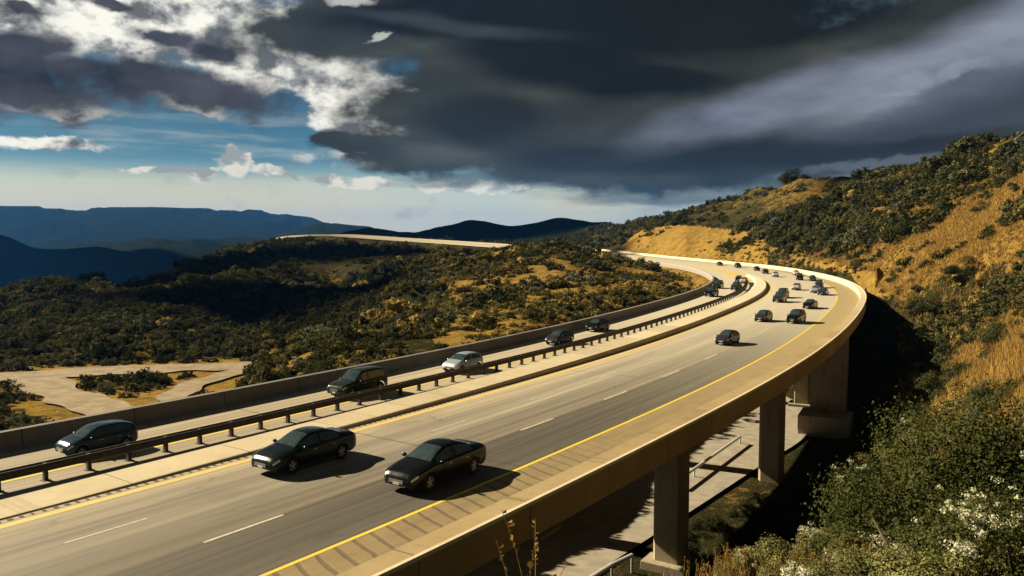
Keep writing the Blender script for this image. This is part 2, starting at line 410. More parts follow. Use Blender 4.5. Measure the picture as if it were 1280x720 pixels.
def base_height(azd, r):
    """bilinear look-up of the surveyed relief, arrays"""
    lr = np.log(r + 8.0)
    fi = np.clip(np.interp(azd, caz, np.arange(len(caz))), 0, len(caz) - 1.0001)
    i = fi.astype(int); f = fi - i
    f = f * f * (3 - 2 * f) * .5 + f * .5
    rj = np.clip(np.interp(lr, LR, np.arange(NR)), 0, NR - 1.0001); j = rj.astype(int); g = rj - j
    c = cprof
    return (c[i, j] * (1 - g) + c[i, j + 1] * g) * (1 - f) + (c[i + 1, j] * (1 - g) + c[i + 1, j + 1] * g) * f

LOWZ = -14.0
def bp(px, py, z):
    u = (360 - py) / FPX; t = (z - HC) / (-sp + u * cp)
    return ((px - 640) / FPX * t, (cp + u * sp) * t)
UNDER = [(-8, 46), (-1, 56), (6.5, 66), (14.2, 76.1), (22.7, 87.4), (31.2, 98.6), (36, 110), (36, 124)]
CANYON_A = [(-26, 160), (-40, 151), (-58, 146), (-76, 141), (-92, 134), (-112, 124)]
CANYON_B = [(-86, 141), (-78, 131), (-68, 121), (-58, 112), (-50, 103)]
CANYON_C = [(-44, 152), (-50, 138), (-52, 126), (-50, 116), (-44, 106)]
def dist_poly(x, y, poly):
    best = np.full(x.shape, 1e9)
    for (ax, ay), (bx, by) in zip(poly[:-1], poly[1:]):
        vx, vy = bx - ax, by - ay; t = np.clip(((x - ax) * vx + (y - ay) * vy) / (vx * vx + vy * vy), 0, 1)
        best = np.minimum(best, np.hypot(x - ax - t * vx, y - ay - t * vy))
    return best

# nearest alignment station, on a coarse grid of stations
cs = np.arange(0, len(SS), 8)
CX, CY, CH, CZ, CS = RX[cs], RY[cs], hd[cs], RZ[cs], SS[cs]
def road_coords(x, y):
    sh = x.shape; x = x.ravel(); y = y.ravel()
    s = np.full(x.shape, 1e9); o = np.full(x.shape, 1e9); z = np.zeros(x.shape)
    near = np.where(np.hypot(x, y) < 1100)[0]
    for c in range(0, len(near), 20000):
        ii = near[c:c + 20000]
        d = (x[ii, None] - CX) ** 2 + (y[ii, None] - CY) ** 2; k = d.argmin(1)
        dx = x[ii] - CX[k]; dy = y[ii] - CY[k]
        along = dx * np.sin(CH[k]) + dy * np.cos(CH[k])
        s[ii] = CS[k] + np.clip(along, -4, 4); o[ii] = dx * np.cos(CH[k]) - dy * np.sin(CH[k])
        far = abs(along) > 8
        o[ii[far]] = 1e9; z[ii] = CZ[k]
    return s.reshape(sh), o.reshape(sh), z.reshape(sh)

def height(x, y):
    r = np.hypot(x, y); azd = np.degrees(np.arctan2(x, y))
    z = base_height(azd, r)
    amp = np.interp(r, [0, 15, 60, 150, 300, 700, 1300, 3000, 9000], [.05, .2, .9, 1.5, 2.2, 3, 14, 90, 200])
    wl = np.interp(r, [0, 60, 150, 700, 1500, 3000, 9000], [6, 14, 26, 60, 150, 700, 1500])
    # blend of fixed-wavelength fields so that the noise does not shear with range
    n1 = fbm(x / 13., y / 13., 4, 1); n2 = fbm(x / 34., y / 34., 5, 2); n3 = fbm(x / 120., y / 120., 5, 3); n4 = fbm(x / 900., y / 900., 6, 4)
    w1 = np.exp(-(r / 110.) ** 2); w4 = np.clip((r - 1000) / 1500, 0, 1); w3 = np.clip((r - 350) / 600, 0, 1) * (1 - w4); w2 = np.clip(1 - w1 - w3 - w4, 0, 1)
    ridge = 1 - 2 * abs(n4)
    z = z + amp * (n1 * w1 + n2 * w2 + n3 * w3 + (n4 * .6 - (1 - ridge) * .35) * w4)
    z = z + fbm(x / 3.5, y / 3.5, 3, 9) * np.interp(r, [0, 20, 200, 900], [.12, .4, .5, .0])
    gl = 1 - 2 * abs(fbm((x * .8 + y * .6) / 95., (y * .8 - x * .6) / 210., 4, 51))
    gw = np.interp(azd, [-40, -8, 2], [1, 1, 0]) * np.interp(r, [150, 200, 300, 430, 540, 800], [0, .7, 1, .8, .25, 0])
    z = z + (gl - .60) * 19 * gw
    s, o, rz = road_coords(x, y)
    e = np.maximum(np.maximum(-24.2 - o, o - 6.0), 0)
    via = (s > -110) & (s < S_B - 4) & (o < 1e8)
    lim = -4.2 + e * 1.25
    notch = np.clip((s - 40) / 25, 0, 1) * np.clip((132 - s) / 12, 0, 1)
    lim2 = np.where(o < -10, -7.5 + e * .8 - np.clip((o + 24.2) * .6, 0, 5.5), -12.5 + e * 1.0)
    lim = lim * (1 - notch) + lim2 * notch
    z = np.where(via, np.minimum(z, lim), z)
    grd = (s >= S_B - 4) & (s < 1e8) & (o < 1e8)
    tgt = rz - .32
    up = np.where((s > 450) & (o < 0), tgt - .3 - e * .22, tgt + e * 1.0); dn = tgt - e * .8
    z = np.where(grd, np.clip(z, dn, up), z)
    # flat beds of the lower roads
    for poly, w, bl in ((UNDER, 8, 7), (CANYON_A, 9, 9), (CANYON_B, 6.5, 8), (CANYON_C, 5.5, 8)):
        d = dist_poly(x, y, poly); t = np.clip((d - w) / bl, 0, 1); t = t * t * (3 - 2 * t)
        z = (LOWZ - .25) * (1 - t) + z * t
    return z

A, R = np.meshgrid(AZ, RG, indexing='ij')
TX = np.sin(np.radians(A)) * R; TY = np.cos(np.radians(A)) * R
TZ = height(TX, TY)

def terrain_material():
    m, g, b = material('hillside_ground', 1.0, .0)
    p = geopos(g); x, y, z = g.sep(p)
    xy = g.comb(x, y, z * .5)
    n1 = g.noise(xy, .05, 6, .6); n2 = g.noise(xy, .6, 6, .65); n3 = g.noise(xy, 5, 4, .7)
    grass = g.ramp(n2, [(.22, (.11, .070, .020)), (.42, (.25, .155, .038)), (.58, (.36, .225, .052)), (.78, (.45, .295, .08))])
    scrub = g.ramp(n3, [(.3, (.020, .023, .010)), (.7, (.055, .050, .021))])
    m1 = g.node('ShaderNodeAttribute', attribute_name='scrub')
    cover = E_(g, m1.outputs['Fac'])
    f = g.sm(cover + (n2 - .5) * 1.2 + (n1 - .5) * .6, .54, .68)
    col = g.mix(f, grass, scrub)
    mott = g.noise(xy, .22, 7, .7)
    col = g.mix(g.sm(mott, .5, .68) * .6, col, (.085, .06, .026))
    soil = g.sm(g.noise(xy, 1.7, 5, .6), .58, .72)
    col = g.mix(soil * .5 * (1.0 - g.sm(cover, .9, 1.3)), col, (.20, .125, .055))
    col = g.mix(g.sm(cover, .9, 1.3) * .92, col, (.011, .018, .013))
    g.put(b.inputs['Base Color'], col)
    bump(g, b, n3 + n2 * 2 + mott * 2, 1.0, .55)
    return m
MAT['ground'] = terrain_material()

# how much of the ground is scrub (1) or open golden grass (0), by survey column and row
def in_poly(px, py, poly):
    c = np.zeros(px.shape, bool); j = len(poly) - 1
    for i in range(len(poly)):
        xi, yi = poly[i]; xj, yj = poly[j]
        with np.errstate(divide='ignore', invalid='ignore'):
            c ^= ((yi > py) != (yj > py)) & (px < (xj - xi) * (py - yi) / (yj - yi + 1e-12) + xi)
        j = i
    return c
OPEN = [([(770, 320), (800, 283), (860, 282), (955, 292), (960, 330), (860, 326)], 0.10),
        ([(1085, 372), (1060, 340), (1000, 330), (1080, 318), (1180, 278), (1290, 222), (1290, 330), (1180, 345), (1130, 372)], .30),
        ([(1190, 480), (1200, 440), (1290, 420), (1290, 470)], .15),
        ([(560, 440), (540, 425), (600, 360), (640, 320), (700, 300), (760, 330), (800, 345), (760, 375), (700, 400), (640, 420)], .42),
        ([(250, 490), (300, 462), (450, 425), (470, 450), (380, 470)], .45)]
def cover_at(x, y, z):
    px, py = project(x, np.maximum(y, .1), z)
    c = np.full(x.shape, .78)
    r = np.hypot(x, y)
    c = np.where(r > 700, 1.6, c)
    q = np.clip((px - 880) / 160, 0, 1) * (py < 330) * (r < 700); c = c * (1 - q) + .56 * q
    c = np.where((px > 560) & (px < 900) & (py < 400) & (r < 350), .52, c)
    for poly, v in OPEN: c = np.where(in_poly(px, py, poly) & (r < 520), v, c)
    for poly, w in ((CANYON_A, 8), (CANYON_B, 6.5), (CANYON_C, 5)):
        d = dist_poly(x, y, poly); k = np.clip(1 - (d - w) / 5, 0, 1); c = c * (1 - k) + .40 * k
    return np.where(y > 1, c, .7)
cov = cover_at(TX.ravel(), TY.ravel(), TZ.ravel())
na, nr = A.shape
idx = np.arange(na * nr).reshape(na, nr)
F = np.stack([idx[:-1, :-1], idx[1:, :-1], idx[1:, 1:], idx[:-1, 1:]], -1).reshape(-1, 4)[:, ::-1]
ter = mesh_np('ground', np.stack([TX.ravel(), TY.ravel(), TZ.ravel()], 1), F, MAT['ground'], smooth=True, attr={'scrub': cov})
tag(ter, kind='structure')

# ------------------------------------------------------------------ roads
def flat_ribbon(name, poly, width, z, mat, wob=0.0):
    pts = [Vector((a, b, 0)) for a, b in poly]; fine = []
    for i in range(len(pts) - 1):
        p0 = pts[max(i - 1, 0)]; p1 = pts[i]; p2 = pts[i + 1]; p3 = pts[min(i + 2, len(pts) - 1)]
        for k in range(10):
            t = k / 10
            fine.append(.5 * ((2 * p1) + (p2 - p0) * t + (2 * p0 - 5 * p1 + 4 * p2 - p3) * t * t + (3 * p1 - p0 - 3 * p2 + p3) * t ** 3))
    fine.append(pts[-1]); V = []
    for i, p in enumerate(fine):
        d = (fine[min(i + 1, len(fine) - 1)] - fine[max(i - 1, 0)]).normalized(); nrm = Vector((d.y, -d.x, 0))
        for k in range(5):
            w = (k / 4 - .5) * width
            if k in (0, 4): w *= 1 + wob * mnoise.noise(Vector((p.x * .16, p.y * .16, k)))
            q = p + nrm * w; V.append((q.x, q.y, z))
    n = len(fine)
    F = [(i * 5 + k, (i + 1) * 5 + k, (i + 1) * 5 + k + 1, i * 5 + k + 1) for i in range(n - 1) for k in range(4)]
    o = mesh_np(name, V, [f[::-1] for f in F], mat)
    me = o.data
    bm = bmesh.new(); bm.from_mesh(me)
    for f in bm.faces:
        f.normal_update()
        if f.normal.z < 0: f.normal_flip()
    bm.to_mesh(me); bm.free()
    return o
tag(flat_ribbon('lower_road', UNDER, 10.5, LOWZ, MAT['lower_road'], 0), kind='structure')
tag(flat_ribbon('dirt_road', CANYON_A, 9.5, LOWZ, MAT['dirt'], .5), kind='structure')
tag(flat_ribbon('dirt_road', CANYON_B, 7, LOWZ + .02, MAT['dirt'], .5), kind='structure')
tag(flat_ribbon('dirt_road', CANYON_C, 4.5, LOWZ + .04, MAT['dirt'], .6), kind='structure')

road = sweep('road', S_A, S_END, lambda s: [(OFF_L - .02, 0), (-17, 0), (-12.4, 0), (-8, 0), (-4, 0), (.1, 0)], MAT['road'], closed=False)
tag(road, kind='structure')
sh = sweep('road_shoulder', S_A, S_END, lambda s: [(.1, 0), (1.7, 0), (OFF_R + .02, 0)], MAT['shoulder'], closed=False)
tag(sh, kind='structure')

def strip(name, s0, s1, o0, o1, mat, z=.005):
    return tag(sweep(name, s0, s1, lambda s: [(o0, z), (o1, z)], mat, closed=False, step=1.5), kind='structure')
strip('edge_line', S_A, 700, -.02, .16, MAT['yellow'])
strip('edge_line', S_A, 700, -11.42, -11.0, MAT['yellow_wash'])
strip('edge_line', S_A, 200, -17.05, -16.85, MAT['yellow'])
strip('edge_line', S_A, 300, -21.6, -21.45, MAT['white'])
def dashes(name, off, s0, s1, period, length, w, phase):
    V = []; F = []
    s = s0 + phase
    while s < s1:
        b = len(V); n = 4
        for k in range(n + 1):
            for o in (off - w / 2, off + w / 2):
                x, y, z, h = at(s + length * k / n, o); V.append((x, y, z + .005))
        F += [(b + 2 * k, b + 2 * k + 1, b + 2 * k + 3, b + 2 * k + 2) for k in range(n)]
        s += period
    o = mesh_np(name, V, F, MAT['white']); me = o.data
    bm = bmesh.new(); bm.from_mesh(me)
    for f in bm.faces:
        f.normal_update()
        if f.normal.z < 0: f.normal_flip()
    bm.to_mesh(me); bm.free()
    return tag(o, kind='structure')
dashes('lane_marking', -3.86, S_A, 420, 9.75, 3.4, .14, 1.85)
dashes('lane_marking', -7.72, S_A, 420, 9.75, 3.0, .10, 8.7)
# rumble notches beside the median edge line
V = []; F = []
s = -30.0
while s < 60:
    b = len(V); w = .16 + .05 * math.sin(s * 3)
    for ds in (0, w):
        for o in (-11.86, -11.60):
            x, y, z, h = at(s + ds, o); V.append((x, y, z + .004))
    F.append((b, b + 2, b + 3, b + 1)); s += .42
tag(mesh_np('rumble_strip', V, F, MAT['rumble']), kind='structure')

# raised median kerb
def hk(s): return float(np.interp(s, [-60, 8, 22, 70, 175], [.06, .06, .16, .42, .5]))
def median_sec(s):
    k = float(np.interp(s, [150, 196], [0, 1])); a = -11.95; w = 2.4 * (1 - k) + 1.0 * k
    h = hk(s)
    return [(a, -.02), (a - .05, h * .85), (a - .12, h), (a - w, h * .96), (a - w - .25, h * .5), (a - w - .3, -.02)]
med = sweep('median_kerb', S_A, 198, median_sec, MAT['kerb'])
tag(med, 'low raised pale concrete kerb running between the guard rail and the three-lane carriageway', 'kerb')
# painted gore beyond the end of the guard rail
gore = []
V = []; F = []
for i, s in enumerate(np.linspace(176, 262, 40)):
    t = i / 39; w = 2.3 * math.sin(min(1, t * 3 + .1) * PI / 2) * (1 - t) ** .6 + .1
    for o in (-14.4 - w, -14.4 + w):
        x, y, z, h = at(s, o); V.append((x, y, z + .004))
    if i: F.append((2 * i - 2, 2 * i - 1, 2 * i + 1, 2 * i))
o = mesh_np('painted_gore', V, F, MAT['yellow_wash']); tag(o, kind='structure')

# ------------------------------------------------------------------ viaduct
via = empty('viaduct', at(0, -9, 0)[:3])
tag(via, 'long curving concrete viaduct with golden parapet carrying the freeway over the canyon', 'viaduct')
def vpart(name, s0, s1, sec, mat, **k):
    o = sweep(name, s0, s1, sec, mat, None, **k); o.parent = via; o.matrix_parent_inverse = Matrix.Translation(-Vector(via.location)); return o
vpart('deck', S_A, S_B, lambda s: [(-22.9, -.012), (4.1, -.012), (4.1, -.42), (1.6, -.75), (-20.4, -.75), (-22.9, -.42)], MAT['girder'])
vpart('girder', S_A, S_B - .5, lambda s: [(2.35, -.76), (1.9, -2.15), (-20.7, -2.15), (-21.15, -.76)], MAT['girder'])
def par_r(s):
    w = float(np.interp(s, [60, 190], [1.15, .75]))
    return [(3.38, 0.0), (3.40, .80), (3.46, .88), (3.38 + w - .08, .90), (3.38 + w, .86), (3.38 + w, -.45), (4.12, -.45), (4.12, .0)]
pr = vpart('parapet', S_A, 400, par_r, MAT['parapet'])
tag(pr, 'golden wide-topped parapet on the outer side')
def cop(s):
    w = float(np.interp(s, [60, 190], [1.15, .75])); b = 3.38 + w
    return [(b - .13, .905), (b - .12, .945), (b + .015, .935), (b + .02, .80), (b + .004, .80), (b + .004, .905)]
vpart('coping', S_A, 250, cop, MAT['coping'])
def par_l(s):
    return [(-22.1, 0), (-22.3, .22), (-22.42, .92), (-22.75, .94), (-22.92, .6), (-22.92, -.5), (-22.1, -.5)]
par3 = sweep('roadside_barrier', 430, S_END, lambda s: [(-22.1, 0), (-22.2, .9), (-22.9, .9), (-23.0, -.4), (-22.1, -.4)], MAT['parapet'])
tag(par3, 'long pale barrier facing the canyon where the far freeway crosses the dark hill', 'barrier')
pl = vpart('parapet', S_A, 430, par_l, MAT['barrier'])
tag(pl, 'grey shaded parapet on the canyon side')
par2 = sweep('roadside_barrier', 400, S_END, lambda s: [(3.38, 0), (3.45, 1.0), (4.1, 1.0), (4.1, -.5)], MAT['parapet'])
tag(par2, 'distant pale concrete barrier where the freeway crosses the crest of the dark hill', 'barrier')
# bridge columns: (s, offset, half width across, kind)
def ground_z(x, y): return float(height(np.array([x]), np.array([y]))[0])
def column(s, off, w, d, lab=None, foot=True, flare=True, base=None):
    x, y, z, h = at(s, off)
    gz = (ground_z(x, y) if base is None else base) - .6
    M = Matrix.Translation((x, y, 0)) @ Matrix.Rotation(-h, 4, 'Z')
    m = MB()
    n = 12; prof = [(gz, 1), (-4.6, 1)] + ([(-3.4, 1.25), (-2.15, 1.75)] if flare else [(-2.15, 1.0)])
    rings = []
    for (zz, k) in prof:
        kx = k; ring = []
        for (a, b) in ((-1, -.6), (-.75, -1), (.75, -1), (1, -.6), (1, .6), (.75, 1), (-.75, 1), (-1, .6)):
            ring.append(M @ Vector((a * w / 2 * kx, b * d / 2, zz)))
        rings.append(ring)
    vs = [v for r in rings for v in r]; q = 8
    fs = [(i * q + k, i * q + (k + 1) % q, (i + 1) * q + (k + 1) % q, (i + 1) * q + k) for i in range(len(prof) - 1) for k in range(q)]
    fs += [tuple(range(q))[::-1], tuple((len(prof) - 1) * q + k for k in range(q))]
    m.add(vs, fs)
    p = m.build('pier', MAT['pier'], None)
    p.parent = via; p.matrix_parent_inverse = Matrix.Translation(-Vector(via.location))
    if lab: tag(p, lab)
    if foot:
        fm = MB(); fm.box((0, 0, gz + .75), (w * 1.5, d * 1.7, .9), M)
        f = fm.build('footing', MAT['pier'], None, bevel=.04)
        f.parent = p; f.matrix_parent_inverse = Matrix.Identity(4)
        f.matrix_parent_inverse = p.matrix_parent_inverse.copy() if False else Matrix.Identity(4)
        f.matrix_parent_inverse = (Matrix.Translation(Vector(via.location)) @ p.matrix_parent_inverse).inverted()
    return p
PIERS = [(-30, -4), (-30, -15), (-4, -4), (-4, -15), (22, -4), (22, -15), (49, -3.0), (49, -15), (74.5, -1.5), (74.5, -14), (112, -3.5), (112, -15), (145, -4), (145, -15)]
for s, off in PIERS: column(s, off, 2.3, 2.0, foot=(s not in (74.5,)))
# abutment block beyond the sunlit apron
def vbox(name, s, off, zc, dim, mat, lab=None, bev=.05):
    x, y, z, h = at(s, off); m = MB()
    m.box((0, 0, 0), dim, Matrix.Translation((x, y, zc)) @ Matrix.Rotation(-h, 4, 'Z'))
    o = m.build(name, mat, None, bevel=bev); o.parent = via; o.matrix_parent_inverse = Matrix.Translation(-Vector(via.location))
    if lab: tag(o, lab)
    return o
vbox('footing', 97, 1.0, -13.0, (6.0, 5.0, 2.6), MAT['pier'], 'broad sunlit concrete footing under the second column')
vbox('pier', 98, 1.2, -7.2, (4.2, 1.6, 10.2), MAT['pier'], 'wide sunlit slab column on the broad footing')
# expansion joints: thin dark drain pipe on the fascia
# ------------------------------------------------------------------ guard rail
gr = empty('guard_rail', at(0, -15.75, 0)[:3])
tag(gr, 'dark weathered steel guard rail on short posts along the median between the carriageways', 'guard rail')
def gpart(o): o.parent = gr; o.matrix_parent_inverse = Matrix.Translation(-Vector(gr.location)); return o
G0, G1 = -40.0, 172.0
def gz_(s): return 0.0
def beam_sec(s):
    b = gz_(s)
    c = -15.52
    return [(c, b + .46), (c + .05, b + .50), (c + .02, b + .58), (c + .06, b + .66), (c + .02, b + .74), (c, b + .80), (c - .05, b + .80), (c - .05, b + .46)]
gpart(sweep('rail', G0, G1, beam_sec, MAT['railsteel'], step=1.0))
def beam_sec2(s): 
    c = -15.98
    return [(c, .46), (c - .05, .50), (c - .02, .58), (c - .06, .66), (c - .02, .74), (c, .80), (c + .05, .80), (c + .05, .46)]
gpart(sweep('rail', G0, G1, beam_sec2, MAT['railsteel'], step=1.0))
ps = np.arange(G0 + .6, G1, 1.905)
post_s = [s for s in ps if s > -2][:100]
rest = [s for s in ps if s not in post_s]
def post_mb(m, s):
    x, y, z, h = at(s, -15.75)
    M = Matrix.Translation((x, y, z)) @ Matrix.Rotation(-h, 4, 'Z')
    m.box((0, 0, .37), (.2, .16, .78), M); m.box((.13, 0, .60), (.13, .12, .30), M); m.box((-.13, 0, .60), (.13, .12, .30), M)
    m.box((0, 0, .012), (.34, .34, .02), M)
for s in post_s:
    m = MB(); post_mb(m, s); gpart(m.build('post', MAT['railsteel']))
m = MB()
for s in rest: post_mb(m, s)
tag(gpart(m.build('post', MAT['railsteel'])), kind='stuff')

# pale rail beside the lower road
lr = empty('roadside_rail', (6, 57, LOWZ))
tag(lr, 'pale rail beside the shaded lower road, at the bottom edge of the photo', 'guard rail')
def lrp(o): o.parent = lr; o.matrix_parent_inverse = Matrix.Translation(-Vector(lr.location)); return o
m = MB(); rail_pts = [bp(730, 728, -12.9), bp(765, 706, -12.9), bp(790, 694, -12.9)]
m.tube([(a, b, -12.9) for a, b in rail_pts], .16, 8); lrp(m.build('rail', MAT['galv']))
for a, b in rail_pts:
    m = MB(); m.box((a, b, -13.6), (.15, .15, 1.5)); lrp(m.build('post', MAT['galv']))
lr2 = empty('roadside_rail', (20, 88, LOWZ))
tag(lr2, 'pale rail on the far side of the lower road behind a bridge column', 'guard rail')
pts = [bp(845, 602, -13.2), bp(868, 586, -13.2), bp(925, 546, -13.2)]
m = MB(); m.tube([(a, b, -13.2) for a, b in pts], .15, 8); o = m.build('rail', MAT['galv']); o.parent = lr2; o.matrix_parent_inverse = Matrix.Translation(-Vector(lr2.location))
for a, b in pts:
    m = MB(); m.box((a, b, -13.7), (.15, .15, 1.2)); o = m.build('post', MAT['galv']); o.parent = lr2; o.matrix_parent_inverse = Matrix.Translation(-Vector(lr2.location))

# ------------------------------------------------------------------ cars
def paint(name, col, rough=.14, metal=.2):
    m, g, b = material(name, rough, .5, metal)
    n = g.noise(objco(g), 2.5, 4, .6)
    c2 = tuple(c * .9 + .002 for c in col)          # thin road dust
    g.put(b.inputs['Base Color'], g.mix(g.sm(n, .4, .7), col, c2))
    g.put(b.inputs['Roughness'], g.ramp(n, [(.3, rough), (.7, rough + .10)]))
    b.inputs['Specular IOR Level'].default_value = .35; b.inputs['Coat Weight'].default_value = .0; b.inputs['Coat Roughness'].default_value = .1
    return m
PAINTS = {'teal': paint('dark_teal_paint', (.006, .0115, .0135)), 'black': paint('black_paint', (.0045, .0055, .0065)),
          'navy': paint('dark_blue_paint', (.018, .035, .055)), 'green': paint('dark_green_paint', (.016, .026, .020)),
          'silver': paint('silver_paint', (.42, .48, .52), .3, .5), 'pale': paint('pale_tan_paint', (.50, .40, .34), .35, .2),
          'grey': paint('charcoal_paint', (.030, .028, .036))}
mg, gg, bg = material('car_glass', .06, .6); bg.inputs['Base Color'].default_value = (.035, .055, .060, 1); bg.inputs['Coat Weight'].default_value = .6
n_ = gg.noise(objco(gg), 3, 3, .5); gg.put(bg.inputs['Base Color'], gg.ramp(n_, [(.3, (.020, .034, .038)), (.7, (.040, .060, .066))]))
MAT['glass'] = mg
MAT['tyre'] = speckled('tyre_rubber', (.012, .012, .012), (.022, .021, .020), 20, .85, .2, .2, .003)
MAT['rim'] = speckled('alloy_rim', (.30, .30, .30), (.42, .41, .40), 12, .35, .6, 0)
MAT['trim'] = speckled('black_trim', (.008, .008, .008), (.014, .014, .014), 12, .6, .3, 0)
MAT['lamp'] = speckled('headlamp_lens', (.50, .54, .56), (.66, .68, .68), 20, .12, .8, 0)
MAT['tail'] = speckled('tail_lamp_lens', (.22, .012, .010), (.30, .02, .015), 20, .2, .6, 0)
MAT['plate'] = speckled('plate', (.55, .55, .50), (.65, .65, .6), 8, .5, .4, 0)
MAT['chrome'] = speckled('chrome', (.45, .45, .44), (.55, .55, .54), 8, .2, .8, 0)

SEDAN = dict(st=[ # x, half width, low, belt, top, edge half width, edge z
 (-2.42, .66, .46, .74, .80, .52, .78), (-2.36, .78, .34, .88, .95, .62, .93), (-2.15, .87, .27, .96, 1.06, .66, 1.04), (-1.75, .905, .22, .97, 1.11, .66, 1.085),
 (-1.45, .915, .21, .96, 1.17, .63, 1.13), (-1.05, .92, .20, .95, 1.33, .57, 1.27), (-.65, .92, .20, .94, 1.425, .555, 1.36), (-.15, .92, .20, .93, 1.455, .565, 1.39),
 (.25, .92, .20, .925, 1.43, .57, 1.36), (.60, .92, .20, .92, 1.32, .585, 1.25), (.95, .92, .20, .91, 1.14, .63, 1.09), (1.22, .915, .20, .90, 1.02, .67, .985),
 (1.60, .91, .21, .84, .955, .66, .925), (1.98, .885, .22, .77, .87, .62, .845), (2.22, .82, .22, .68, .76, .57, .74), (2.36, .72, .26, .58, .63, .52, .62), (2.42, .60, .34, .50, .52, .44, .51)],
 fg=(.34, 1.16), rg=(-1.62, -.80), sg=(-1.32, .92), wb=(-1.38, 1.42), R=.335)
SUV = dict(st=[
 (-2.38, .70, .50, .90, 1.05, .60, 1.02), (-2.32, .82, .38, .98, 1.30, .66, 1.25), (-2.15, .91, .32, 1.04, 1.58, .68, 1.50), (-1.8, .94, .28, 1.06, 1.71, .69, 1.62),
 (-1.2, .95, .27, 1.05, 1.76, .70, 1.67), (-.5, .95, .26, 1.04, 1.78, .70, 1.69), (.1, .95, .26, 1.03, 1.76, .70, 1.67), (.40, .95, .26, 1.03, 1.68, .70, 1.58),
 (.72, .95, .26, 1.02, 1.45, .72, 1.37), (1.02, .95, .26, 1.01, 1.20, .76, 1.15), (1.25, .95, .27, 1.00, 1.13, .78, 1.09), (1.7, .94, .28, .96, 1.07, .76, 1.04),
 (2.1, .91, .29, .88, .98, .72, .96), (2.28, .84, .32, .78, .86, .66, .84), (2.38, .72, .40, .66, .70, .58, .69)],
 fg=(.32, 1.04), rg=(-2.30, -2.05), sg=(-2.0, .80), wb=(-1.42, 1.45), R=.38)
HATCH = dict(st=[
 (-2.05, .66, .46, .80, .88, .54, .86), (-2.0, .78, .36, .90, 1.10, .60, 1.06), (-1.85, .86, .28, .97, 1.28, .60, 1.22), (-1.5, .89, .22, .97, 1.41, .60, 1.34),
 (-1.0, .90, .20, .96, 1.48, .60, 1.41), (-.3, .90, .20, .95, 1.50, .60, 1.43), (.2, .90, .20, .94, 1.46, .60, 1.39), (.5, .90, .20, .93, 1.37, .61, 1.30),
 (.85, .90, .20, .92, 1.18, .65, 1.13), (1.12, .895, .21, .91, 1.05, .67, 1.02), (1.5, .88, .22, .85, .95, .65, .93), (1.8, .84, .24, .76, .85, .60, .83), (1.98, .74, .30, .64, .70, .54, .69), (2.05, .62, .38, .54, .57, .46, .56)],
 fg=(.26, 1.08), rg=(-1.96, -1.55), sg=(-1.6, .85), wb=(-1.25, 1.28), R=.32)

def catmull(P, t):
    """P (n,k) rows, t array in [0,n-1]"""
    n = len(P); i = np.clip(np.floor(t).astype(int), 0, n - 2); f = (t - i)[:, None]
    p0 = P[np.clip(i - 1, 0, n - 1)]; p1 = P[i]; p2 = P[i + 1]; p3 = P[np.clip(i + 2, 0, n - 1)]
    return .5 * (2 * p1 + (p2 - p0) * f + (2 * p0 - 5 * p1 + 4 * p2 - p3) * f ** 2 + (3 * p1 - p0 - 3 * p2 + p3) * f ** 3)

